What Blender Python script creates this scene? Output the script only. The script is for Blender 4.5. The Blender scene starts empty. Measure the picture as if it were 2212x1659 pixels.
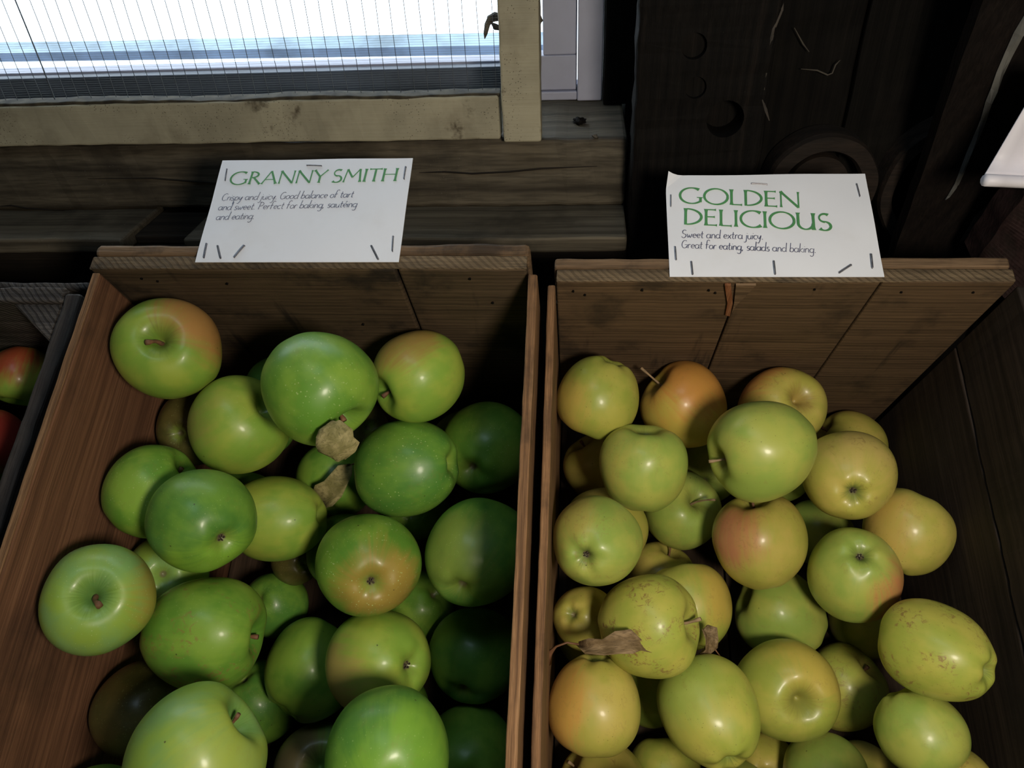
import bpy, bmesh, math, random
from mathutils import Vector, Matrix, noise
D = bpy.data
C = bpy.context.scene.collection
PI = math.pi

# ------------------------------------------------------------------ frame
CZ = 1.55                                   # camera height above the floor
FPX = 1580.0                                # focal length in pixels of a 2212 px wide frame
RC = Vector((0.99573899, 0.08187454, -0.04243141))
DC = Vector((0.01404923, -0.58944588, -0.80768569))
FC = Vector((-0.09113992, 0.80364801, -0.58808451))
CAM = Vector((0, 0, CZ))
def ray(px, py): return RC*((px-1106)/FPX) + DC*((py-829.5)/FPX) + FC
def at(px, py, Y):
    r = ray(px, py); return CAM + r*(Y/r.y)
def proj(p):
    d = p-CAM; z = d.dot(FC); return d.dot(RC)/z*FPX+1106, d.dot(DC)/z*FPX+829.5, z
TILT = math.radians(29.43368)
VV = Vector((0, math.cos(TILT), math.sin(TILT)))       # up along the crate rims
WW = Vector((0, math.sin(TILT), -math.cos(TILT)))      # down into the crates
UU = Vector((1, 0, 0))
def cw(u, v, w): return CAM + UU*u + VV*v + WW*w       # display frame to world
HL = 0.49144; HR = HL*1.065; HF = HL*1.0785            # rim planes of the three crates
def plane_uv(px, py, h):
    r = ray(px, py); p = r*(h/r.dot(WW)); return p.dot(UU), p.dot(VV)

# ------------------------------------------------------------------ tagging
def tag(o, label=None, cat=None, group=None, kind=None):
    if label: o['label'] = label
    if cat: o['category'] = cat
    if group: o['group'] = group
    if kind: o['kind'] = kind
    return o
def link(name, me, mats=None, parent=None, smooth=False):
    o = D.objects.new(name, me); C.objects.link(o)
    if mats:
        for m in (mats if isinstance(mats, (list, tuple)) else [mats]): me.materials.append(m)
    if parent: o.parent = parent
    if smooth:
        for p in me.polygons: p.use_smooth = True
    return o
def empty(name, loc, rot=(0, 0, 0)):
    o = D.objects.new(name, None); C.objects.link(o); o.location = loc; o.rotation_euler = rot
    o.empty_display_size = .02
    return o
def from_bm(name, bm, mat, parent=None, smooth=False):
    bmesh.ops.recalc_face_normals(bm, faces=bm.faces)
    me = D.meshes.new(name); bm.to_mesh(me); bm.free()
    return link(name, me, mat, parent, smooth)

# ------------------------------------------------------------------ node helpers
class NT:
    def __init__(s, name):
        s.m = D.materials.new(name); s.m.use_nodes = True; s.t = s.m.node_tree; s.t.nodes.clear()
        s.out = s.n('ShaderNodeOutputMaterial'); s.b = s.n('ShaderNodeBsdfPrincipled')
        s.t.links.new(s.b.outputs[0], s.out.inputs[0])
    def n(s, k, **kw):
        x = s.t.nodes.new(k)
        for a, b in kw.items(): setattr(x, a, b)
        return x
    def put(s, sock, v):
        if hasattr(v, 'is_output') or isinstance(v, bpy.types.NodeSocket): s.t.links.new(v, sock)
        else: sock.default_value = v
    def math(s, op, a, b=0.0, c=None, clamp=False):
        x = s.n('ShaderNodeMath', operation=op, use_clamp=clamp); s.put(x.inputs[0], a); s.put(x.inputs[1], b)
        if c is not None: s.put(x.inputs[2], c)
        return x.outputs[0]
    def vmath(s, op, a, b=None):
        x = s.n('ShaderNodeVectorMath', operation=op); s.put(x.inputs[0], a)
        if b is not None: s.put(x.inputs[1], b)
        return x.outputs['Value'] if op in ('DOT_PRODUCT', 'LENGTH') else x.outputs[0]
    def mix(s, f, a, b, mode='MIX'):
        x = s.n('ShaderNodeMix', data_type='RGBA', blend_type=mode)
        s.put(x.inputs[0], f); s.put(x.inputs[6], a); s.put(x.inputs[7], b); return x.outputs[2]
    def rng(s, v, a, b, c=0.0, d=1.0, smooth=True):
        x = s.n('ShaderNodeMapRange', interpolation_type='SMOOTHSTEP' if smooth else 'LINEAR')
        s.put(x.inputs['Value'], v); s.put(x.inputs['From Min'], a); s.put(x.inputs['From Max'], b)
        s.put(x.inputs['To Min'], c); s.put(x.inputs['To Max'], d); return x.outputs[0]
    def noise(s, vec, scale, detail=4, rough=.55, dist=0):
        x = s.n('ShaderNodeTexNoise'); s.put(x.inputs['Vector'], vec); s.put(x.inputs['Scale'], scale)
        x.inputs['Detail'].default_value = detail; x.inputs['Roughness'].default_value = rough
        x.inputs['Distortion'].default_value = dist; return x.outputs['Fac']
    def map(s, vec, scale=(1, 1, 1), loc=(0, 0, 0), rot=(0, 0, 0)):
        x = s.n('ShaderNodeMapping'); s.put(x.inputs[0], vec); s.put(x.inputs['Scale'], scale)
        s.put(x.inputs['Location'], loc); x.inputs['Rotation'].default_value = rot; return x.outputs[0]
    def attr(s, name, out='Color'):
        x = s.n('ShaderNodeAttribute', attribute_type='OBJECT', attribute_name=name); return x.outputs[out]
    def bump(s, h, strength, dist=.001):
        x = s.n('ShaderNodeBump'); x.inputs['Strength'].default_value = strength
        x.inputs['Distance'].default_value = dist; s.put(x.inputs['Height'], h)
        s.t.links.new(x.outputs[0], s.b.inputs['Normal']); return x
def c4(c): return (c[0], c[1], c[2], 1)
def srgb(r, g, b):
    return tuple(((x/255)/12.92 if x/255 < .04045 else ((x/255+.055)/1.055)**2.4) for x in (r, g, b))

def plain(name, col, rough=.6, metal=0, spec=.5, vary=.0, scale=30):
    t = NT(name); t.b.inputs['Roughness'].default_value = rough; t.b.inputs['Metallic'].default_value = metal
    t.b.inputs['Specular IOR Level'].default_value = spec
    tc = t.n('ShaderNodeTexCoord').outputs['Object']
    n = t.noise(tc, scale, 5)
    t.put(t.b.inputs['Base Color'], t.mix(t.rng(n, .3, .7), c4([x*(1-vary) for x in col]), c4([min(1, x*(1+vary)) for x in col])))
    return t.m

def wood(name, dark, mid, light, axis=1, across=60, along=2.2, saw=0.0, stain=.5, staincol=(.012, .010, .008),
         rough=.75, bump=.5, spots=0.0, spotcol=(.35, .33, .28), paint=None, spec=.25, stain_scale=9, rings=.35, streak=0.0):
    t = NT(name); t.b.inputs['Roughness'].default_value = rough; t.b.inputs['Specular IOR Level'].default_value = spec
    oi = t.n('ShaderNodeObjectInfo').outputs['Random']
    tc = t.n('ShaderNodeTexCoord').outputs['Object']
    off = t.n('ShaderNodeCombineXYZ'); 
    for i in range(3): t.put(off.inputs[i], t.math('MULTIPLY', oi, 7.3+3.1*i))
    v = t.vmath('ADD', tc, off.outputs[0])
    s1 = [across]*3; s1[axis] = along
    s2 = [across*9]*3; s2[axis] = along*7
    a = t.noise(t.map(v, s1), 1, 4, .6, .6)
    b = t.noise(t.map(v, s2), 1, 3, .6)
    sr = [across*.45]*3; sr[axis] = along*.5
    w = t.n('ShaderNodeTexWave', wave_type='RINGS', rings_direction='XYZ'[axis]); t.put(w.inputs['Vector'], t.map(v, sr))
    w.inputs['Scale'].default_value = 1.4; w.inputs['Distortion'].default_value = 5; w.inputs['Detail'].default_value = 3
    g = t.math('ADD', t.math('MULTIPLY', a, 1-rings*.5), t.math('MULTIPLY', w.outputs['Fac'], rings*.5))
    col = t.mix(t.rng(g, .25, .55), c4(dark), c4(mid))
    col = t.mix(t.rng(g, .52, .85), col, c4(light))
    col = t.mix(t.rng(b, .35, .62, .45, 0), col, c4([x*.45 for x in dark]))
    h = t.math('ADD', t.math('MULTIPLY', b, .5), t.math('MULTIPLY', a, .7))
    if saw:
        wv = t.n('ShaderNodeTexWave', wave_type='BANDS', bands_direction='DIAGONAL')
        t.put(wv.inputs['Vector'], v); wv.inputs['Scale'].default_value = 95; wv.inputs['Distortion'].default_value = 3.5
        wv.inputs['Detail'].default_value = 2; wv.inputs['Detail Scale'].default_value = .6
        f = t.math('MULTIPLY', t.rng(wv.outputs['Fac'], .45, .9), saw)
        col = t.mix(f, col, c4([x*.35 for x in dark])); h = t.math('SUBTRACT', h, t.math('MULTIPLY', f, .7))
    if paint:
        pn = t.noise(t.map(v, (9, 9, 9)), 1, 6, .62)
        pn2 = t.noise(v, 60, 4, .6)
        pf = t.rng(t.math('ADD', pn, t.math('MULTIPLY', pn2, .35)), .50, .60)
        pc = t.mix(t.rng(t.noise(v, 14, 4), .35, .75), c4(paint), c4([x*.72 for x in paint]))
        vo = t.n('ShaderNodeTexVoronoi'); t.put(vo.inputs['Vector'], t.map(v, (70, 70, 70))); vo.inputs['Randomness'].default_value = 1
        sf = t.math('MULTIPLY', t.rng(vo.outputs['Distance'], .08, .24, .85, 0), t.rng(t.noise(v, 17, 2), .45, .55))
        pc = t.mix(sf, pc, (.03, .02, .012, 1))
        col = t.mix(pf, col, pc); h = t.math('ADD', h, t.math('MULTIPLY', pf, .5))
    st = t.noise(v, stain_scale, 5, .6)
    col = t.mix(t.rng(st, .50, .70, 0, stain), col, c4(staincol))
    if streak:
        sk = t.noise(t.map(v, (38, 38, 5)), 1, 4, .6)
        col = t.mix(t.math('MULTIPLY', t.rng(sk, .60, .74), streak), col, (.010, .008, .007, 1))
    if spots:
        vo = t.n('ShaderNodeTexVoronoi'); t.put(vo.inputs['Vector'], t.map(v, (45, 45, 45)))
        f = t.rng(vo.outputs['Distance'], .03, .10, spots, 0)
        f = t.math('MULTIPLY', f, t.rng(t.noise(v, 11, 2), .5, .62))
        col = t.mix(f, col, c4(spotcol))
    t.put(t.b.inputs['Base Color'], col)
    t.bump(h, bump, .0012)
    return t.m

# ------------------------------------------------------------------ materials
M = {}
M['crate_side'] = wood('orange_brown_crate_side', (.095, .044, .024), (.185, .088, .046), (.280, .145, .078), 1, 75, 1.6, stain=.45, bump=.6, rings=.22, stain_scale=8)
M['crate_end'] = wood('dark_brown_crate_end', (.050, .034, .019), (.092, .062, .035), (.145, .098, .055), 0, 110, 2.2, stain=.85, bump=.35, stain_scale=17, streak=.8)
M['crate_end_warm'] = wood('warm_brown_crate_end', (.070, .044, .023), (.130, .082, .044), (.200, .125, .066), 0, 120, 2.2, stain=.6, bump=.35, stain_scale=17, streak=.85)
M['crate_top'] = wood('weathered_crate_edge', (.080, .050, .028), (.175, .112, .062), (.290, .190, .110), 0, 60, 3, saw=.0, stain=.7, bump=.9, stain_scale=26)
M['crate_saw'] = wood('rough_sawn_crate_edge', (.080, .056, .032), (.180, .130, .075), (.280, .205, .125), 0, 60, 3, saw=.38, stain=.55, bump=1, stain_scale=26)
M['crate_rim'] = wood('worn_slat_edge', (.105, .055, .026), (.250, .135, .062), (.420, .250, .125), 1, 190, 5, stain=.45, bump=.9, stain_scale=20)
M['crate_rim_warm'] = wood('warm_slat_edge', (.120, .055, .028), (.230, .110, .052), (.340, .180, .090), 1, 140, 4, stain=.35, bump=.9, stain_scale=16)
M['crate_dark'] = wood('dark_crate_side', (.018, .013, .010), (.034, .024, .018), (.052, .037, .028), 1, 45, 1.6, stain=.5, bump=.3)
M['crate_floor'] = wood('crate_floor_boards', (.030, .020, .012), (.055, .034, .02), (.09, .055, .035), 1, 45, 1.6, stain=.5, bump=.3)
M['grey_end'] = wood('grey_weathered_end', (.035, .030, .026), (.085, .072, .062), (.150, .130, .115), 0, 60, 3, saw=.6, stain=.5, bump=.9, stain_scale=20)
M['grey_rim'] = wood('grey_weathered_rim', (.022, .018, .016), (.055, .046, .040), (.095, .082, .072), 1, 90, 3, stain=.5, bump=.9, stain_scale=15)
M['beam'] = wood('grey_barn_timber', (.038, .031, .021), (.096, .081, .056), (.150, .128, .090), 0, 26, 2.6, stain=.7, bump=.8, spots=.5, rings=.45, stain_scale=6)
M['ledge'] = wood('grey_ledge_board', (.060, .050, .034), (.125, .106, .074), (.165, .142, .10), 0, 40, 1.4, stain=.55, bump=.5, spots=.7)
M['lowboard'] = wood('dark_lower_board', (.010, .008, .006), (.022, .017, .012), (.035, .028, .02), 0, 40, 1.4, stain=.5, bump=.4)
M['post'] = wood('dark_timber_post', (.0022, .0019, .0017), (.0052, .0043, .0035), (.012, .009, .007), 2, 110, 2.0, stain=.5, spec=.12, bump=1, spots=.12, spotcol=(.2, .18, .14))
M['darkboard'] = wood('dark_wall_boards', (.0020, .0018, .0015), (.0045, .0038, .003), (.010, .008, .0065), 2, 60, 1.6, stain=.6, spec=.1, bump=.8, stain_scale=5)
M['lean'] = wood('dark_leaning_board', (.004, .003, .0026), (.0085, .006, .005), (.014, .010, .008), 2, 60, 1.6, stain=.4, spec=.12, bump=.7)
M['redwood'] = wood('dull_red_timber', (.012, .007, .007), (.028, .016, .015), (.050, .031, .028), 2, 30, 20, stain=.7, bump=.9, stain_scale=30, rings=.05, spec=.1)
M['cream'] = wood('cream_painted_wood', (.05, .038, .022), (.10, .08, .05), (.16, .13, .09), 0, 60, 2, paint=(.40, .37, .26), stain=.30, staincol=(.07, .045, .02), bump=.5, stain_scale=16, spec=.3, rough=.6)
M['room'] = wood('barn_boards', (.02, .015, .01), (.05, .038, .026), (.08, .06, .045), 2, 20, .8, stain=.5, bump=.4)
M['stand'] = wood('display_stand_boards', (.008, .006, .005), (.016, .012, .009), (.028, .02, .014), 0, 40, 1.4, stain=.4, bump=.4)
M['splinter'] = wood('fresh_orange_split', (.10, .035, .015), (.22, .085, .035), (.32, .15, .07), 2, 120, 6, stain=.2, bump=.5)
M['hoop'] = wood('old_hoop_wood', (.009, .006, .004), (.020, .013, .009), (.032, .021, .015), 0, 40, 8, stain=.5, bump=.6)
M['vinyl'] = plain('white_window_vinyl', (.36, .37, .47), .45, vary=.03)
M['sill_out'] = plain('outdoor_sill_paint', (.48, .62, .74), .6, vary=.35, scale=12)
M['rail_shade'] = plain('grey_blue_rail_shade', (.055, .070, .10), .5, vary=.35, scale=8)  # backlit shade of the vinyl rail put into a colour
M['moss'] = plain('dirty_mossy_bead', (.045, .037, .022), .9, vary=.6, scale=60)
M['wire'] = plain('window_screen_wire', (.10, .11, .12), .55, metal=.6, vary=.2)
M['staple'] = plain('dull_steel_staple', (.20, .20, .22), .45, metal=.7, vary=.3, scale=300)
M['ink_green'] = plain('green_printed_ink', (.085, .29, .105), .5, vary=.08)
M['ink_dark'] = plain('dark_blue_ink', (.075, .075, .14), .6, vary=.1)
M['stem'] = plain('brown_stem', (.16, .075, .035), .7, vary=.5, scale=3)
M['stem_pale'] = plain('pale_brown_stem', (.28, .19, .10), .7, vary=.4, scale=3)
M['calyx'] = plain('dry_calyx', (.060, .045, .028), .9, vary=.7, scale=6)
M['tape'] = plain('torn_plastic_strip', (.12, .12, .11), .35, vary=.25, scale=50)
M['sheet'] = plain('white_sheet', (.72, .71, .78), .5, vary=.02, scale=8)
M['web'] = plain('dusty_cobweb', (.075, .065, .05), .9, vary=.3)
M['bark'] = plain('pale_bark_edge', (.05, .042, .034), .9, vary=.5, scale=60)
def paper_mat():
    t = NT('white_card'); t.b.inputs['Roughness'].default_value = .38; t.b.inputs['Specular IOR Level'].default_value = .5
    tc = t.n('ShaderNodeTexCoord').outputs['Object']
    col = t.mix(t.rng(t.noise(tc, 18, 5, .6), .45, .75, 0, .35), (.84, .87, .93, 1), (.74, .75, .77, 1))
    sm = t.math('MULTIPLY', t.rng(t.noise(tc, 70, 6, .7), .60, .74), t.rng(t.noise(tc, 9, 2), .52, .66, 0, .5))
    col = t.mix(sm, col, (.36, .32, .26, 1))
    t.put(t.b.inputs['Base Color'], col); t.bump(t.noise(tc, 22, 3), .25, .002)
    return t.m
M['paper'] = paper_mat()
def leaf_mat(name, a, b):
    t = NT(name); t.b.inputs['Roughness'].default_value = .7; t.b.inputs['Specular IOR Level'].default_value = .3
    tc = t.n('ShaderNodeTexCoord').outputs['Generated']
    n = t.noise(tc, 3.2, 5); vn = t.noise(t.map(tc, (9, 26, 9), rot=(0, 0, .6)), 1, 3)
    col = t.mix(t.rng(n, .35, .65), c4(a), c4(b)); col = t.mix(t.rng(vn, .52, .66, 0, .5), col, c4([x*.5 for x in a]))
    t.put(t.b.inputs['Base Color'], col); t.bump(vn, .5, .001); return t.m
M['leaf_pale'] = leaf_mat('dry_leaf_pale', (.20, .18, .065), (.36, .31, .14))
M['leaf_brown'] = leaf_mat('dry_leaf_brown', (.13, .085, .036), (.30, .21, .11))

def apple_mat(name, kind):
    t = NT(name); b = t.b
    b.inputs['Roughness'].default_value = .40; b.inputs['Specular IOR Level'].default_value = .40
    b.inputs['Coat Weight'].default_value = .12; b.inputs['Coat Roughness'].default_value = .16
    b.inputs['Subsurface Weight'].default_value = .12; b.inputs['Subsurface Scale'].default_value = .006
    b.inputs['Subsurface Radius'].default_value = (1, 1, .3)
    tc = t.n('ShaderNodeTexCoord').outputs['Object']
    seed = t.attr('seed', 'Fac')
    off = t.n('ShaderNodeCombineXYZ'); t.put(off.inputs[0], seed); t.put(off.inputs[1], t.math('MULTIPLY', seed, 1.7))
    P = t.vmath('ADD', tc, off.outputs[0])
    N = t.vmath('NORMALIZE', tc)
    sx = t.n('ShaderNodeSeparateXYZ'); t.put(sx.inputs[0], tc)
    rho = t.math('SQRT', t.math('ADD', t.math('MULTIPLY', sx.outputs[0], sx.outputs[0]), t.math('MULTIPLY', sx.outputs[1], sx.outputs[1])))
    az = t.math('ARCTAN2', sx.outputs[1], sx.outputs[0])
    # stripes running from stem to calyx
    cs = t.n('ShaderNodeCombineXYZ'); t.put(cs.inputs[0], t.math('MULTIPLY', t.math('COSINE', az), 9)); t.put(cs.inputs[1], t.math('MULTIPLY', t.math('SINE', az), 9))
    t.put(cs.inputs[2], t.math('ADD', t.math('MULTIPLY', sx.outputs[2], 1.2), seed))
    streak = t.noise(cs.outputs[0], 1, 4, .6)
    big = t.noise(P, 1.35, 3, .5); mid_ = t.noise(P, 4.5, 4, .6)
    mixf = t.rng(t.math('ADD', t.math('MULTIPLY', big, .75), t.math('ADD', t.math('MULTIPLY', streak, .12), t.math('MULTIPLY', mid_, .13))), .38, .62)
    col = t.mix(mixf, t.attr('col_a'), t.attr('col_b'))
    # blush on one side
    d = t.vmath('DOT_PRODUCT', N, t.attr('blush_dir', 'Vector'))
    bf = t.rng(t.math('ADD', d, t.math('MULTIPLY', t.math('SUBTRACT', t.math('ADD', t.math('MULTIPLY', big, .5), t.math('MULTIPLY', streak, .5)), .5), 1.1)),
               t.attr('blush_lo', 'Fac'), t.math('ADD', t.attr('blush_lo', 'Fac'), .55), 0, 1)
    col = t.mix(t.math('MULTIPLY', bf, t.attr('blush_amt', 'Fac')), col, t.attr('blush_col'))
    # lenticels
    vo = t.n('ShaderNodeTexVoronoi'); t.put(vo.inputs['Vector'], t.vmath('ADD', N, off.outputs[0])); vo.inputs['Scale'].default_value = 17 if kind == 'green' else 11
    cell = t.n('ShaderNodeSeparateColor'); t.put(cell.inputs[0], vo.outputs['Color'])
    size = t.rng(cell.outputs[0], 0, 1, .08, .27 if kind == 'green' else .15, False)
    dot = t.math('LESS_THAN', vo.outputs['Distance'], size)
    soft = t.rng(vo.outputs['Distance'], t.math('MULTIPLY', size, .5), size, 1, 0)
    area = t.rng(t.noise(P, 1.6, 2), .35, .62, .15, 1)
    col = t.mix(t.math('MULTIPLY', t.math('MULTIPLY', soft, area), t.attr('dot_amt', 'Fac')), col, t.attr('dot_col'))
    # stem cavity: green or russet rays, the green darkened for shade in the hollow
    pit = t.rng(t.math('SUBTRACT', rho, t.math('MULTIPLY', t.math('SUBTRACT', streak, .5), .42)), .10, .48, 1, 0)
    top = t.math('GREATER_THAN', sx.outputs[2], 0.0)
    col = t.mix(t.math('MULTIPLY', t.math('MULTIPLY', pit, top), t.attr('pit_amt', 'Fac')), col, t.attr('pit_col'))
    # calyx basin
    bp = t.rng(t.math('SUBTRACT', rho, t.math('MULTIPLY', t.math('SUBTRACT', streak, .5), .35)), .06, .30, 1, 0)
    bot = t.math('LESS_THAN', sx.outputs[2], 0.0)
    col = t.mix(t.math('MULTIPLY', t.math('MULTIPLY', bp, bot), .8), col, t.attr('basin_col'))
    bc = t.rng(rho, .05, .11, .8, 0)
    col = t.mix(t.math('MULTIPLY', bc, bot), col, (.16, .13, .07, 1))
    # russet scuffs
    ru = t.noise(P, 7, 8, .75, 1.2); rm = t.noise(P, 1.9, 2)
    rf = t.math('MULTIPLY', t.rng(ru, .51, .60), t.rng(rm, .48, .60))
    col = t.mix(t.math('MULTIPLY', rf, t.attr('russet', 'Fac')), col, (.27, .18, .055, 1))
    # a few dark specks
    v2 = t.n('ShaderNodeTexVoronoi'); t.put(v2.inputs['Vector'], P); v2.inputs['Scale'].default_value = 2.6
    col = t.mix(t.rng(t.math('ADD', v2.outputs['Distance'], t.math('MULTIPLY', t.math('SUBTRACT', ru, .5), .10)), .022, .045, .8, 0), col, (.05, .03, .015, 1))
    t.put(b.inputs['Base Color'], col)
    t.put(b.inputs['Roughness'], t.rng(mid_, .3, .7, .36, .48))
    t.bump(t.noise(P, 3, 1, .4), .05, .01)
    return t.m
M['green'] = apple_mat('green_apple_skin', 'green'); M['gold'] = apple_mat('golden_apple_skin', 'gold')

# ------------------------------------------------------------------ solids
def plank(bm, axis, lo, hi, r=.0015, jit=.0004, seed=0, seg=.02, endr=None):
    """A board: rounded rectangle section swept along its grain, edges worn a little."""
    a = axis; o1, o2 = [i for i in range(3) if i != a]
    L = hi[a]-lo[a]; n = max(2, int(L/seg)); r = min(r, (hi[o1]-lo[o1])*.45, (hi[o2]-lo[o2])*.45)
    endr = r if endr is None else endr
    sec = []
    for cxs, cys, a0 in ((1, 1, 0), (-1, 1, 90), (-1, -1, 180), (1, -1, 270)):
        for k in range(3):
            an = math.radians(a0+45*k)
            sec.append((cxs, cys, math.cos(an), math.sin(an)))
    h1 = (hi[o1]-lo[o1])/2; h2 = (hi[o2]-lo[o2])/2; m1 = (hi[o1]+lo[o1])/2; m2 = (hi[o2]+lo[o2])/2
    st = [(0, endr)] + [(endr*.3, endr*.3), (endr, 0)] + [(endr+(L-2*endr)*i/n, 0) for i in range(1, n)] + [(L-endr, 0), (L-endr*.3, endr*.3), (L, endr)]
    rings = []
    for s, sh in st:
        ring = []
        for (c1, c2, ca, sa) in sec:
            x = m1+c1*(h1-r)+ca*r; y = m2+c2*(h2-r)+sa*r
            x -= (1 if x > m1 else -1)*min(sh, h1*.8); y -= (1 if y > m2 else -1)*min(sh, h2*.8)
            p = [0, 0, 0]; p[a] = lo[a]+s; p[o1] = x; p[o2] = y
            nz = noise.noise_vector(Vector((p[0]*55+seed, p[1]*55+seed*2, p[2]*55-seed)))
            nz2 = noise.noise_vector(Vector((p[0]*9+seed, p[1]*9, p[2]*9)))
            q = [p[i]+(nz[i]+nz2[i]*1.5)*jit for i in range(3)]
            ring.append(bm.verts.new(q))
        rings.append(ring)
    m = len(sec)
    for i in range(len(rings)-1):
        for k in range(m):
            bm.faces.new((rings[i][k], rings[i][(k+1) % m], rings[i+1][(k+1) % m], rings[i+1][k]))
    bm.faces.new(rings[0]); bm.faces.new(rings[-1])
    return bm
def board(name, axis, lo, hi, mat, parent=None, **kw):
    bm = bmesh.new(); plank(bm, axis, lo, hi, **kw)
    return from_bm(name, bm, M[mat] if isinstance(mat, str) else mat, parent)
def tube(bm, pts, rad, n=6, cap=True):
    pts = [Vector(p) for p in pts]; rings = []
    rads = rad if isinstance(rad, (list, tuple)) else [rad]*len(pts)
    up = Vector((.31, .22, .92))
    for i, p in enumerate(pts):
        d = (pts[min(i+1, len(pts)-1)]-pts[max(i-1, 0)]).normalized()
        s = d.cross(up); s = s.normalized() if s.length > 1e-4 else d.orthogonal().normalized(); t = d.cross(s)
        rings.append([bm.verts.new(p+(s*math.cos(2*PI*k/n)+t*math.sin(2*PI*k/n))*rads[i]) for k in range(n)])
    for i in range(len(rings)-1):
        for k in range(n): bm.faces.new((rings[i][k], rings[i][(k+1) % n], rings[i+1][(k+1) % n], rings[i+1][k]))
    if cap: bm.faces.new(rings[0]); bm.faces.new(rings[-1])

# ------------------------------------------------------------------ room
ZB = lambda z: z+CZ
def struct(name, axis, lo, hi, mat, **kw):
    lo = (lo[0], lo[1], ZB(lo[2])); hi = (hi[0], hi[1], ZB(hi[2]))
    return tag(board(name, axis, lo, hi, mat, **kw), kind='structure')
FL = -CZ; CE = 1.15
struct('floor', 0, (-2.3, -2.8, FL-.1), (2.3, 1.1, FL), 'room', r=.002, seg=.5)
struct('ceiling', 0, (-2.3, -2.8, CE), (2.3, 1.1, CE+.1), 'room', r=.002, seg=.5)
struct('wall_left', 1, (-2.4, -2.8, FL), (-2.3, 1.1, CE), 'room', r=.002, seg=.5)
struct('wall_right', 1, (2.3, -2.8, FL), (2.4, 1.1, CE), 'room', r=.002, seg=.5)
struct('wall_front', 0, (-2.3, -2.9, FL), (2.3, -2.8, CE), 'room', r=.002, seg=.5)
# back wall: boards around the window opening
bm = bmesh.new()
plank(bm, 0, (-2.3, .80, ZB(FL)), (.0475, 1.0, ZB(-.3235)), seg=.3)
plank(bm, 2, (.0475, .93, ZB(FL)), (.0600, 1.0, ZB(-.3240)), seg=.3, r=.0004)
plank(bm, 0, (-2.3, .80, ZB(.42)), (2.3, 1.0, ZB(CE)), seg=.3)
plank(bm, 2, (-2.3, .80, ZB(-.3235)), (-1.12, 1.0, ZB(.42)), seg=.3)
plank(bm, 2, (.024, .90, ZB(-.2470)), (.0505, 1.0, ZB(.42)), r=.001, seg=.05)
plank(bm, 2, (.0500, .90, ZB(-.2800)), (.060, 1.0, ZB(.42)), r=.0004, seg=.05)
plank(bm, 2, (.0480, .90, ZB(-.3235)), (.060, 1.0, ZB(-.2835)), r=.0004, seg=.05)
plank(bm, 2, (.060, .80, ZB(FL)), (.44, 1.0, ZB(.42)), r=.002, seg=.1, jit=.001)
plank(bm, 2, (.442, .80, ZB(FL)), (2.3, 1.0, ZB(.42)), r=.002, seg=.3)
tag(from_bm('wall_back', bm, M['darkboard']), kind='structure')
# vertical boards over the dark part of the wall
for i, (x0, x1, y0) in enumerate(((.175, .262, .790), (.264, .352, .786), (.354, .46, .792), (.462, .60, .788))):
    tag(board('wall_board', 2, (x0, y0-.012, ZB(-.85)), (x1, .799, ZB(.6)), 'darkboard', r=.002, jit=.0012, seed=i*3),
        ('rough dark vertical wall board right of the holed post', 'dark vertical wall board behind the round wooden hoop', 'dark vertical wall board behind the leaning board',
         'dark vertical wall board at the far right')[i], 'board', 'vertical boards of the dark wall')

# timbers under the window
tag(board('sill_beam', 0, (-1.3, .780, ZB(-.3225)), (.0475, 1.0, ZB(-.2475)), 'beam', r=.004, jit=.0016, seed=4, seg=.012),
    'thick grey weathered timber beam running below the window', 'beam')
# split running along the beam
def crack(name, pts, w, parent):
    bm = bmesh.new(); tube(bm, pts, w, 5); return from_bm(name, bm, M['lowboard'], parent)
beam = D.objects['sill_beam']
for j, (pp) in enumerate((((905, 373), (960, 371), (1020, 375), (1100, 371), (1170, 364), (1290, 359)), ((190, 386), (330, 385), (420, 392), (470, 395)), ((0, 446), (25, 444), (60, 450), (140, 455)))):
    pts = [at(px, py, .7795) for px, py in pp]
    crack('crack', pts, [.0003]+[.0011]*(len(pts)-2)+[.0003], beam)
tag(board('ledge_board', 0, (-1.3, .700, ZB(-.3408)), (-.500, .799, ZB(-.3238)), 'ledge', r=.0025, jit=.0010, seed=7),
    'grey ledge board under the beam at the left, behind the small grey crate', 'ledge board', 'ledge boards below the beam')
tag(board('ledge_board', 0, (-.430, .700, ZB(-.3408)), (.0470, .799, ZB(-.3238)), 'ledge', r=.0025, jit=.0008, seed=9),
    'long grey ledge board under the beam, between the card GRANNY SMITH and the post', 'ledge board', 'ledge boards below the beam')
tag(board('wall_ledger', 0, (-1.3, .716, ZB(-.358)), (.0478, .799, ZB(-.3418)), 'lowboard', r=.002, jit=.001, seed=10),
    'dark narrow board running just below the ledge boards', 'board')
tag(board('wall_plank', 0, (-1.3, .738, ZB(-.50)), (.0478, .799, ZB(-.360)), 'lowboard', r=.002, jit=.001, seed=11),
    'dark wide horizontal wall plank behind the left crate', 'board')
# gap block between the ledge boards
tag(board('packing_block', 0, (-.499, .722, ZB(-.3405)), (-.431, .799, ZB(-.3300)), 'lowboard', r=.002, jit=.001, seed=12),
    'dark short block filling the gap between the ledge boards', 'block')

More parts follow.
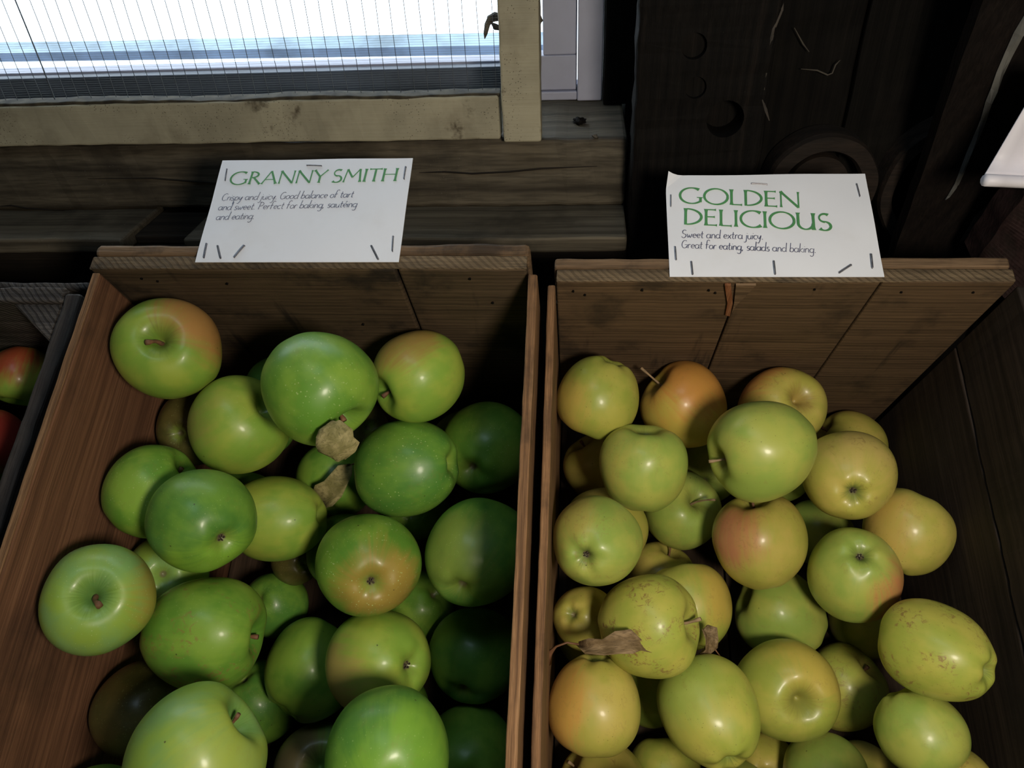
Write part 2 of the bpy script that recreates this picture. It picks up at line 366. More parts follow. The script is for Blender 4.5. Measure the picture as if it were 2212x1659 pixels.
# heavy post with holes
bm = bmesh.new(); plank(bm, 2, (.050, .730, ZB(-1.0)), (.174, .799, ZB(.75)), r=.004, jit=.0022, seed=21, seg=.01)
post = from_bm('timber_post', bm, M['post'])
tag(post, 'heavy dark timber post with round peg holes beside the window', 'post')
def cut(o, cyls):
    for (c, rad, dep) in cyls:
        b2 = bmesh.new(); tube(b2, [c+Vector((0, -.02, 0)), c+Vector((0, dep, 0))], rad, 24)
        bmesh.ops.recalc_face_normals(b2, faces=b2.faces)
        me = D.meshes.new('cutter'); b2.to_mesh(me); b2.free(); co = D.objects.new('cutter', me); C.objects.link(co)
        md = o.modifiers.new('b', 'BOOLEAN'); md.object = co; md.operation = 'DIFFERENCE'; md.solver = 'EXACT'
        dg = bpy.context.evaluated_depsgraph_get(); dg.update()
        nm = D.meshes.new_from_object(o.evaluated_get(dg)); o.modifiers.clear(); o.data = nm
        D.objects.remove(co)
cut(post, [(at(1500, 100, .73), .0115, .010), (at(1503, 190, .73), .0100, .007), (at(1567, 258, .73), .0175, .035)])
# torn bark edge strip along the post
bm = bmesh.new(); pts = [at(x, y, .735)+Vector((0, -.004, 0)) for x, y in ((1692, -60), (1686, 20), (1668, 60), (1658, 110), (1654, 150), (1650, 190), (1644, 210), (1652, 235), (1660, 258))]
tube(bm, pts, [.0012, .0018, .0022, .0014, .0009, .0014, .0008, .0016, .0004], 6)
tag(from_bm('bark_strip', bm, M['bark']), 'ragged pale strip of bark down the right edge of the post', 'bark strip')

# ------------------------------------------------------------------ window
win = tag(empty('window_1', (-.5, .93, ZB(-.2475))), kind='structure')
def part(name, axis, lo, hi, mat, parent, **kw):
    o = parent.location
    lo2 = (lo[0]-o.x, lo[1]-o.y, ZB(lo[2])-o.z); hi2 = (hi[0]-o.x, hi[1]-o.y, ZB(hi[2])-o.z)
    return board(name, axis, lo2, hi2, mat, parent, **kw)
Wk = dict(r=.0015, jit=.0001, seg=.1)
part('window_frame', 2, (-.007, .92, -.2475), (.0225, .985, .42), 'vinyl', win, **Wk)
part('window_frame', 2, (-1.12, .92, -.2475), (-1.09, .985, .42), 'vinyl', win, **Wk)
part('window_frame', 0, (-1.09, .925, -.2475), (-.007, .985, -.2375), 'vinyl', win, **Wk)
part('window_frame', 0, (-1.09, .92, .39), (-.007, .985, .42), 'vinyl', win, **Wk)
part('window_sash', 0, (-1.088, .931, -.2370), (-.060, .962, -.2015), 'vinyl', win, **Wk)
part('window_sash', 0, (-.0605, .931, -.2370), (-.008, .962, -.1975), 'vinyl', win, **Wk)
part('window_sash', 2, (-.048, .933, -.1975), (-.008, .962, .388), 'vinyl', win, **Wk)
part('window_sash', 2, (-1.088, .933, -.1975), (-1.05, .962, .388), 'vinyl', win, **Wk)
gm = NT('clear_window_glass'); gm.b.inputs['Roughness'].default_value = .02; gm.b.inputs['Transmission Weight'].default_value = 1
gm.b.inputs['IOR'].default_value = 1.0; gm.b.inputs['Base Color'].default_value = (.97, .99, 1, 1)
o = part('window_pane', 0, (-1.05, .948, -.2005), (-.048, .951, .388), gm.m, win, r=.0002, jit=0, seg=1)
part('rail_shade_strip', 0, (-1.09, .912, -.2472), (-.090, .930, -.2040), 'rail_shade', win, **Wk)  # added strip that darkens the rail behind the mesh as backlit shade

# screen frame standing on the beam
scr = empty('window_screen', (-.083, .775, ZB(-.2465)))
tag(scr, 'old wire mesh screen in a cream painted wooden frame before the window', 'window screen')
part('bottom_rail', 0, (-1.15, .772, -.2448), (-.0862, .796, -.2010), 'cream', scr, r=.002, jit=.0009, seed=31, seg=.012)
part('side_stile', 2, (-.0815, .764, -.2462), (-.0425, .790, .41), 'cream', scr, r=.002, jit=.0009, seed=33, seg=.012)
part('dirty_bead', 0, (-1.15, .7735, -.2030), (-.0840, .7950, -.1985), 'moss', scr, r=.0015, jit=.0012, seed=36, seg=.008)
bm = bmesh.new(); ox = Vector(scr.location)
x = -.0900; k = 0
while x > -1.12:
    rr = .00033 if k != 34 else .0007
    pts = [Vector((x+.0006*math.sin(k*1.3+z*30), .787+.0006*math.cos(k*2.1), ZB(z)))-ox for z in [-.205+.04*q for q in range(16)]]
    tube(bm, pts, rr, 4, False); x -= .0143; k += 1
from_bm('vertical_wires', bm, M['wire'], scr)
bm = bmesh.new(); z = -.204
while z < .38:
    pts = [Vector((xx, .7875+.001*math.sin(xx*9), ZB(z+.0006*math.sin(xx*14+z*50))))-ox for xx in [-1.13+.105*q for q in range(11)]]
    pts[-1].x = (-.083-ox.x)
    tube(bm, pts, .00010, 3, False); z += .0023
from_bm('horizontal_wires', bm, M['wire'], scr)
# dried scrap caught behind the stile
bm = bmesh.new()
pts = [at(x, y, .80) for x, y in ((1085, 38), (1070, 36), (1058, 42), (1052, 55), (1049, 72), (1047, 84))]
tube(bm, pts, [.003, .0045, .004, .003, .0022, .0004], 7)
pts = [at(x, y, .80) for x, y in ((1085, 62), (1070, 58), (1062, 50))]
tube(bm, pts, [.002, .0035, .001], 6)
from_bm('scrap_left', bm, M['beam']).name = 'bark_scrap'
tag(D.objects['bark_scrap'], 'ragged brown scrap poking out left of the screen stile', 'scrap')
bm = bmesh.new(); tube(bm, [at(x, y, .80) for x, y in ((1150, 34), (1163, 34), (1167, 45), (1163, 60), (1150, 64))], [.002, .003, .003, .003, .001], 7)
tag(from_bm('bark_scrap', bm, M['beam']), 'small brown scrap poking out right of the screen stile', 'scrap')
# debris on the beam top
for (px, py, s, nm) in ((1252, 262, .006, 'dry crumbled wasp nest on the beam below the window corner'), (1285, 303, .003, 'small pale crumb of debris on the beam edge')):
    bm = bmesh.new(); bmesh.ops.create_icosphere(bm, subdivisions=3, radius=s)
    for v in bm.verts: v.co *= 1+.8*noise.noise(v.co*400); v.co.z *= .6
    o = from_bm('debris_clump', bm, M['post'] if s > .005 else M['web'], None, True); p = at(px, py, .83 if s > .005 else .782)
    o.location = (p.x, p.y, ZB(-.2475)+s*.45); tag(o, nm, 'debris')

# ------------------------------------------------------------------ dark corner: hoops, leaning board, sheet, red timber
def hoop(name, cpx, cpy, Y, R, r0, wid, label, disc=True):
    c = at(cpx, cpy, Y); root = empty(name, c); tag(root, label, 'wooden hoop', 'round wooden hoops on the dark wall')
    bm = bmesh.new(); n = 72; prof = [(R, 0), (R, wid), (R-r0, wid), (R-r0, 0)]
    prof = [(R-r0*.12, -wid*.5), (R, -wid*.3), (R, wid*.5), (R-r0, wid*.5), (R-r0, -wid*.3), (R-r0*.88, -wid*.5)]
    rings = [[bm.verts.new((math.cos(2*PI*i/n)*a*(1+.01*math.sin(i*.7)), b, math.sin(2*PI*i/n)*a)) for a, b in prof] for i in range(n)]
    for i in range(n):
        for k in range(len(prof)):
            bm.faces.new((rings[i][k], rings[(i+1) % n][k], rings[(i+1) % n][(k+1) % len(prof)], rings[i][(k+1) % len(prof)]))
    from_bm('rim', bm, M['hoop'], root)
    if disc:
        bm = bmesh.new(); rr = [(0, -.002), ((R-r0)*.78, -.003), ((R-r0)*.80, .002), ((R-r0)*.80, wid*.5), (0, wid*.5)]
        rings = [[bm.verts.new((math.cos(2*PI*i/n)*a, b, math.sin(2*PI*i/n)*a)) for a, b in rr[1:4]] for i in range(n)]
        for i in range(n):
            for k in range(2): bm.faces.new((rings[i][k], rings[(i+1) % n][k], rings[(i+1) % n][k+1], rings[i][k+1]))
        bm.faces.new([q[0] for q in rings]); bm.faces.new([q[2] for q in rings])
        from_bm('inner_disc', bm, M['hoop'], root)
    return root
hoop('wooden_hoop', 1765, 398, .757, .056, .018, .034, 'round dark wooden hoop behind the card GOLDEN DELICIOUS')
hoop('wooden_hoop', 2052, 400, .759, .072, .014, .030, 'dark wooden hoop half hidden by the leaning board', False)

def slab(name, c, thick, mat, label, cat, parent=None, n=14, jit=.001, seed=0):
    """a slab through four corner points (top left, top right, bottom right, bottom left), thickness away from the viewer"""
    tl, tr, br, bl = c; nrm = (tr-tl).cross(bl-tl).normalized()
    if nrm.y < 0: nrm = -nrm
    bm = bmesh.new(); F = []; B = []
    for i in range(n+1):
        rf = []; rb = []
        for j in range(5):
            p = (tl.lerp(tr, j/4)).lerp(bl.lerp(br, j/4), i/n)
            q = noise.noise_vector(p*40+Vector((seed, 0, 0)))*jit + noise.noise_vector(p*8+Vector((seed, 0, 0)))*jit*2
            rf.append(bm.verts.new(p+q)); rb.append(bm.verts.new(p+q+nrm*thick))
        F.append(rf); B.append(rb)
    for i in range(n):
        for j in range(4):
            bm.faces.new((F[i][j], F[i+1][j], F[i+1][j+1], F[i][j+1])); bm.faces.new((B[i][j], B[i][j+1], B[i+1][j+1], B[i+1][j]))
        bm.faces.new((F[i][0], B[i][0], B[i+1][0], F[i+1][0])); bm.faces.new((F[i][4], F[i+1][4], B[i+1][4], B[i][4]))
    for j in range(4):
        bm.faces.new((F[0][j], F[0][j+1], B[0][j+1], B[0][j])); bm.faces.new((F[n][j], B[n][j], B[n][j+1], F[n][j+1]))
    o = from_bm(name, bm, M[mat], parent)
    if label: tag(o, label, cat)
    return o
slab('outdoor_sill', [at(-560, 101, 1.05), at(1180, 70, 1.05), at(1180, 98, 1.015), at(-560, 124, 1.015)], .012, 'sill_out',
     'pale blue outdoor ledge seen through the window glass', 'ledge', n=4)
slab('leaning_board', [at(2165, -120, .63), at(2420, -120, .63), at(2010, 640, .715), at(1900, 640, .715)], .016, 'lean',
     'dark brown board leaning across the dark corner behind the crate', 'board', n=24)
_c = [at(2165, -120, .63), at(2420, -120, .63), at(1900, 640, .715)]; LB = ((_c[1]-_c[0]).cross(_c[2]-_c[0]).normalized(), _c[0])
# torn plastic strip hanging down the leaning board
bm = bmesh.new()
ctr = [(2222, 40), (2200, 75), (2178, 120), (2160, 160), (2148, 195), (2136, 222), (2124, 262), (2108, 300), (2092, 335), (2078, 372), (2066, 400), (2050, 424), (2042, 432)]
wd = [13, 12, 10, 9, 9, 8, 7, 7, 6, 6, 5, 3, 1]
prev = None
for i, ((x, y), w) in enumerate(zip(ctr, wd)):
    nn = LB[0]; rr_ = ray(x, y); Yb = rr_.y*((LB[1]-CAM).dot(nn)/rr_.dot(nn))-.0025
    a = at(x-w*.8, y-w*.4, Yb); b = at(x+w*.8, y+w*.4, Yb-.003*math.sin(i*1.7)); m_ = (a+b)/2+Vector((0, -.002*(i % 2), 0))
    cur = [bm.verts.new(q) for q in (a, m_, b)]
    cur += [bm.verts.new(q+Vector((0, .0006, 0))) for q in (b, m_, a)]
    if prev:
        for k in range(6): bm.faces.new((prev[k], prev[(k+1) % 6], cur[(k+1) % 6], cur[k]))
    else: bm.faces.new(cur)
    prev = cur
bm.faces.new(prev)
tag(from_bm('plastic_strip', bm, M['tape']), 'long torn clear plastic strip hanging on the leaning board', 'plastic strip')
# white sheet at the right edge
bm = bmesh.new(); n = 12; rows = []
for i in range(n+1):
    s = i/n; row = []
    L_ = Vector((2262, 150, 0)).lerp(Vector((2122, 388, 0)), s); R_ = Vector((2420, 150, 0)).lerp(Vector((2400, 402, 0)), s)
    for j in range(9):
        q = L_.lerp(R_, j/8); Yd = .575+.006*math.sin(j*.8)-.012*max(0, s-.85)/.15
        row.append(at(q.x, q.y, Yd))
    rows.append(row)
vf = [[bm.verts.new(p) for p in r] for r in rows]; vb = [[bm.verts.new(p+Vector((0, .0012, 0))) for p in r] for r in rows]
for i in range(n):
    for j in range(8):
        bm.faces.new((vf[i][j], vf[i+1][j], vf[i+1][j+1], vf[i][j+1])); bm.faces.new((vb[i][j], vb[i][j+1], vb[i+1][j+1], vb[i+1][j]))
    bm.faces.new((vf[i][0], vb[i][0], vb[i+1][0], vf[i+1][0])); bm.faces.new((vf[i][8], vf[i+1][8], vb[i+1][8], vb[i][8]))
for j in range(8):
    bm.faces.new((vf[0][j], vf[0][j+1], vb[0][j+1], vb[0][j])); bm.faces.new((vf[n][j], vb[n][j], vb[n][j+1], vf[n][j+1]))
sh = from_bm('paper_sheet', bm, M['sheet'], None, True); tag(sh, 'white sheet corner hanging at the right edge before the leaning board', 'sheet')
bm = bmesh.new(); tube(bm, [Vector(p)+Vector((0, -.004, .001)) for p in rows[-1]], .0045, 10); from_bm('folded_hem', bm, M['sheet'], sh, True)
slab('red_timber', [at(2225, 405, .60), at(2500, 405, .60), at(2500, 1050, .50), at(2105, 575, .625)], .03, 'redwood',
     'rough dull red timber beside the right crate at the photo edge', 'timber', n=30, jit=.003, seed=3)
# cobweb threads
for (pp, lb) in (([(1716, 60), (1735, 95), (1748, 112)], 'thin cobweb thread at the upper left of the dark wall'),
                 ([(1730, 149), (1765, 152), (1788, 162), (1798, 158), (1805, 140), (1815, 130)], 'curled cobweb thread in the middle of the dark wall'),
                 ([(2075, 190), (2070, 205), (2055, 228)], 'short cobweb thread left of the torn plastic strip')):
    bm = bmesh.new(); pts = [at(x, y, .768) for x, y in pp]; tube(bm, pts, [.0003]+[.0007]*(len(pts)-2)+[.0003], 5)
    tag(from_bm('cobweb', bm, M['web']), lb, 'cobweb')

# ------------------------------------------------------------------ display stand and crates
st = empty('display_stand', (0, .35, 0)); tag(st, 'dark sloping display stand carrying the apple crates', 'display stand')
bm = bmesh.new()
plank(bm, 0, (-1.1, -.40, -.842-.022), (.75, .343, -.842), seg=.1, jit=.0003)
bmesh.ops.transform(bm, matrix=Matrix.Translation(CAM) @ Matrix.Rotation(TILT, 4, 'X'), verts=bm.verts)
bmesh.ops.translate(bm, vec=(0, -.35, 0), verts=bm.verts)
from_bm('sloping_top', bm, M['stand'], st)
for x in (-1.05, .70):
    for (v_,) in ((-.36,), (.30,)):
        top = cw(x, v_, .870)
        board('leg', 2, (x-.03, top.y-.35-.03, .002), (x+.03, top.y-.35+.03, top.z-.012), 'stand', st, r=.003, seg=.2)

class Crate:
    def __init__(s, label, uc, vc, wfloor, hrim):
        s.uc, s.vc, s.w, s.h = uc, vc, wfloor, hrim
        s.root = empty('wooden_crate', cw(uc, vc, wfloor), (TILT, 0, 0)); tag(s.root, label, 'crate', 'wooden apple crates on the stand')
    def b(s, name, axis, u, v, d, mat, **kw):
        """u, v ranges in the display frame, d = depth range below the rim"""
        lo = (u[0]-s.uc, v[0]-s.vc, s.w-s.h-d[1]); hi = (u[1]-s.uc, v[1]-s.vc, s.w-s.h-d[0])
        return board(name, axis, lo, hi, mat, s.root, **kw)
    def loc(s, u, v, d): return Vector((u-s.uc, v-s.vc, s.w-s.h-d))
FW = .838
def nail(cr, u, v, d, r=.0011):
    bm = bmesh.new(); p = cr.loc(u, v, d); tube(bm, [p+Vector((0, .001, 0)), p+Vector((0, -.0012, 0))], r, 8)
    from_bm('nail_head', bm, M['post'], cr.root)
# --- left crate (green apples)
cl = Crate('brown wooden crate in the middle, heaped with bright green apples', -.222, .09, FW, HL)
dL = FW-HL
cl.b('end_board', 0, (-.4118, -.1500), (.3225, .3350), (0, dL), 'crate_end', r=.002, jit=.0007, seed=1, seg=.008)
cl.b('end_board', 0, (-.1480, -.0428), (.3225, .3350), (.0004, dL), 'crate_end', r=.002, jit=.0007, seed=2, seg=.008)
cl.b('top_edge', 0, (-.4115, -.0430), (.3230, .3352), (-.0012, .0006), 'crate_saw', r=.0008, jit=.0007, seed=3, seg=.006)
bb = cl.b('end_cleat', 0, (-.4120, -.0410), (.3362, .3468), (-.0010, .060), 'crate_top', r=.003, jit=.0010, seed=5, seg=.008, endr=.004)
cl.b('end_cleat', 0, (-.4120, -.0410), (.3362, .3440), (.062, dL), 'crate_end', r=.003, jit=.0008, seed=6, seg=.02)
cl.b('side_board', 1, (-.4072, -.4008), (-.134, .3200), (.0005, dL), 'crate_side', r=.0022, jit=.0004, seed=7, seg=.008)
cl.b('rim_edge', 1, (-.4074, -.4012), (-.134, .3195), (-.0008, .0008), 'crate_rim', r=.0006, jit=.0004, seed=17, seg=.006)
cl.b('side_board', 1, (-.0412, -.0338), (-.134, .3190), (.0005, dL), 'crate_rim', r=.0012, jit=.0004, seed=8, seg=.006)
cl.b('front_board', 0, (-.4070, -.0340), (-.150, -.136), (.002, dL), 'crate_side', r=.002, jit=.0007, seed=9)
cl.b('floor_board', 1, (-.3985, -.221), (-.132, .320), (dL-.009, dL-.001), 'crate_floor', r=.001, jit=.0003, seed=10)
cl.b('floor_board', 1, (-.219, -.0425), (-.132, .320), (dL-.009, dL-.001), 'crate_floor', r=.001, jit=.0003, seed=11)
for u_, d_ in ((-.372, .012), (-.36, .016), (-.30, .02), (-.09, .012), (-.075, .05), (-.20, .09)): nail(cl, u_, .3222, d_)
# --- right crate (golden apples)
cr = Crate('brown wooden crate on the right, full of yellow golden apples', .160, .10, FW, HR)
dR = FW-HR
cr.b('end_board', 0, (-.0200, .1312), (.3318, .3432), (0, dR), 'crate_end_warm', r=.0015, jit=.0005, seed=21, seg=.008)
cr.b('end_board', 0, (.1326, .2415), (.3318, .3432), (.0002, dR), 'crate_end_warm', r=.0015, jit=.0005, seed=22, seg=.008)
cr.b('end_board', 0, (.2427, .3440), (.3318, .3432), (.0002, dR), 'crate_end_warm', r=.0015, jit=.0005, seed=23, seg=.008)
cr.b('top_edge', 0, (-.0198, .3440), (.3316, .3434), (-.0012, .0006), 'crate_saw', r=.0008, jit=.0006, seed=24, seg=.006)
cr.b('end_cleat', 0, (-.0225, .3415), (.3446, .3545), (-.0018, .055), 'crate_top', r=.0018, jit=.0007, seed=25, seg=.008)
cr.b('end_cleat', 0, (-.0220, .3400), (.3446, .3520), (.057, dR), 'crate_end', r=.002, jit=.0006, seed=26)
cr.b('side_board', 1, (-.0272, -.0208), (-.124, .3290), (.0005, dR), 'crate_rim', r=.0012, jit=.0004, seed=27, seg=.006)
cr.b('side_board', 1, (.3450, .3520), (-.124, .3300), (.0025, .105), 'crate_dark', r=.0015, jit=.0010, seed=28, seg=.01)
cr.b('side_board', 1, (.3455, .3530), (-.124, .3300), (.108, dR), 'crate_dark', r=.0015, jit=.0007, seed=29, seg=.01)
cr.b('front_board', 0, (-.0270, .3520), (-.140, -.126), (.002, dR), 'crate_side', r=.002, jit=.0007, seed=30)
cr.b('floor_board', 1, (-.0195, .1605), (-.122, .330), (dR-.009, dR-.001), 'crate_floor', r=.001, jit=.0003, seed=31)
cr.b('floor_board', 1, (.1625, .3440), (-.122, .330), (dR-.009, dR-.001), 'crate_floor', r=.001, jit=.0003, seed=32)
for u_, d_ in ((-.006, .014), (.004, .020), (.052, .012), (.107, .012), (.113, .016), (.192, .010), (.262, .014), (.318, .014)): nail(cr, u_, .3315, d_, .0010)
# splintered wedge over the first joint
def wedge(pts, mat, name='splinter'):
    bm = bmesh.new(); A_ = [bm.verts.new(cr.loc(u, .3312, d)) for u, d in pts]; B_ = [bm.verts.new(cr.loc(u, .3318, d)-Vector((0, .0028, 0))) for u, d in pts]
    bm.faces.new(A_); bm.faces.new(B_)
    for i in range(len(pts)): bm.faces.new((A_[i], A_[(i+1) % len(pts)], B_[(i+1) % len(pts)], B_[i]))
    from_bm(name, bm, M[mat], cr.root)
wedge([(.118, .001), (.123, .001), (.1300, .030), (.1315, .052), (.1275, .050), (.1255, .030)], 'splinter')
wedge([(.127, .001), (.1430, .001), (.1335, .034), (.1322, .046), (.1310, .030)], 'crate_top')
# --- small grey crate at the far left
HFd = FW-HF
cf = Crate('grey weathered crate at the far left with red and green apples', -.635, .10, FW, HF)
cf.b('end_board', 0, (-.822, -.4610), (.3140, .3300), (0, HFd), 'grey_end', r=.002, jit=.001, seed=41, seg=.01)
cf.b('side_board', 1, (-.4590, -.4440), (-.11, .3215), (-.001, HFd), 'grey_rim', r=.0025, jit=.0012, seed=42, seg=.008)
cf.b('end_cleat', 0, (-.822, -.4460), (.3312, .3390), (.006, HFd), 'grey_end', r=.002, jit=.001, seed=46, seg=.01)
cf.b('side_board', 1, (-.824, -.812), (-.11, .3125), (0, HFd), 'grey_rim', r=.002, jit=.001, seed=43, seg=.02)
cf.b('front_board', 0, (-.824, -.4440), (-.126, -.112), (0, HFd), 'grey_end', r=.002, jit=.001, seed=44, seg=.02)
cf.b('floor_board', 1, (-.811, -.4600), (-.110, .312), (HFd-.009, HFd-.001), 'crate_floor', r=.001, jit=.0003, seed=45)
# triangular corner block
bm = bmesh.new(); tri = [(-.4600, .3136), (-.5080, .3136), (-.4600, .2750)]
for d0, d1 in ((.002, HFd-.012),):
    A_ = [bm.verts.new(cf.loc(u, v, d0)) for u, v in tri]; B_ = [bm.verts.new(cf.loc(u, v, d1)) for u, v in tri]
    bm.faces.new(A_); bm.faces.new(B_)
    for i in range(3): bm.faces.new((A_[i], A_[(i+1) % 3], B_[(i+1) % 3], B_[i]))
bmesh.ops.bevel(bm, geom=bm.edges[:], offset=.0015, segments=2, affect='EDGES')
from_bm('corner_block', bm, M['grey_end'], cf.root)

# ------------------------------------------------------------------ apples
def apple_mesh(name, kind, seed):
    rnd = random.Random(seed); nt, nf = 66, 64; bm = bmesh.new(); rows = []
    if kind == 'green': H, dt, st_, db, sb, tp, lob = .99, .44, .27, .24, .27, .05, .012
    else: H, dt, st_, db, sb, tp, lob = 1.03, .40, .25, .25, .27, .10, .018
    H += rnd.uniform(-.03, .03); tp += rnd.uniform(-.02, .03); ph = rnd.uniform(0, 6); sk = rnd.uniform(-.06, .06)
    of = Vector((seed*3.1, seed*1.7, 0))
    for i in range(nt+1):
        th = PI*i/nt; row = []
        s = math.sin(th); c = math.cos(th)
        rho0 = abs(s)**.93; z0 = H*(abs(c)**.94)*(1 if c > 0 else -1)
        for k in range(nf):
            f = 2*PI*k/nf
            lb = 1+lob*math.cos(5*f+ph)*(max(0, -c)**.8)*1.3 + lob*.5*math.cos(5*f+ph)*max(0, c)
            wv = 1+.018*math.cos(2*f+ph*2)+.012*math.cos(3*f+ph)
            ro = rho0*(1+tp*c)*(1-.03*tp)*lb*wv
            z = z0 - (dt*.72*math.exp(-(rho0/(st_*1.15))**1.9)+dt*.55*math.exp(-(rho0/(st_*.36))**1.4))*(1 if c > 0 else 0) + (db*.85*math.exp(-(rho0/(sb*1.05))**2)+db*.40*math.exp(-(rho0/(sb*.42))**2))*(1 if c < 0 else 0)
            z += lob*1.3*math.cos(5*f+ph)*math.exp(-((rho0-.45)/.20)**2)*(1 if c < 0 else .5)*.9
            p = Vector((ro*math.cos(f), ro*math.sin(f), z+sk*ro*math.cos(f+ph)))
            p *= 1+.035*noise.noise(p*1.2+of)
            row.append(p)
        rows.append(row)
    mx = max(math.hypot(p.x, p.y) for r in rows for p in r); q = .995/mx
    top = bm.verts.new(rows[0][0]*q); bot = bm.verts.new(rows[-1][0]*q)
    vs = [[bm.verts.new(p*q) for p in r] for r in rows[1:-1]]
    for k in range(nf):
        bm.faces.new((top, vs[0][k], vs[0][(k+1) % nf])); bm.faces.new((bot, vs[-1][(k+1) % nf], vs[-1][k]))
        for i in range(len(vs)-1): bm.faces.new((vs[i][k], vs[i+1][k], vs[i+1][(k+1) % nf], vs[i][(k+1) % nf]))
    bmesh.ops.recalc_face_normals(bm, faces=bm.faces)
    zt, zb = top.co.z, bot.co.z
    me = D.meshes.new(name); bm.to_mesh(me); bm.free()
    for p in me.polygons: p.use_smooth = True
    me.materials.append(M[kind]); return me, zt, zb
VAR = {k: [apple_mesh(k+'_apple', k, 11*i+(5 if k == 'gold' else 1)) for i in range(5)] for k in ('green', 'gold')}

def stem_mesh(z0, ln, bend, rad=.05, knob=1.5):
    bm = bmesh.new(); n = 8
    pts = [Vector((bend*(i/n)**2*ln, .15*bend*math.sin(i)*.2, z0-.03+ln*i/n)) for i in range(n+1)]
    tube(bm, pts, [rad*(1.15-.5*min(1, i/(n*.6)))*(1 if i < n-1 else knob) for i in range(n+1)], 8)
    bmesh.ops.recalc_face_normals(bm, faces=bm.faces)
    me = D.meshes.new('stem'); bm.to_mesh(me); bm.free()
    for p in me.polygons: p.use_smooth = True
    return me
def calyx_mesh(zb, seed):
    rnd = random.Random(seed); bm = bmesh.new()
    for k in range(5):
        a = 2*PI*k/5+rnd.uniform(-.2, .2); d = Vector((math.cos(a), math.sin(a), 0)); s = Vector((-d.y, d.x, 0)); L_ = rnd.uniform(.07, .125)
        p = [d*.015+Vector((0, 0, zb+.01)), d*L_*.7+Vector((0, 0, zb-.035)), d*L_*.55+Vector((0, 0, zb-.075)), d*L_*.15+Vector((0, 0, zb-.10))]
        tube(bm, [Vector(x) for x in p], [.012, .021, .015, .004], 5)
    tube(bm, [Vector((0, 0, zb+.01)), Vector((0, 0, zb-.02))], [.06, .035], 10)
    bmesh.ops.recalc_face_normals(bm, faces=bm.faces)
    me = D.meshes.new('calyx'); bm.to_mesh(me); bm.free(); return me

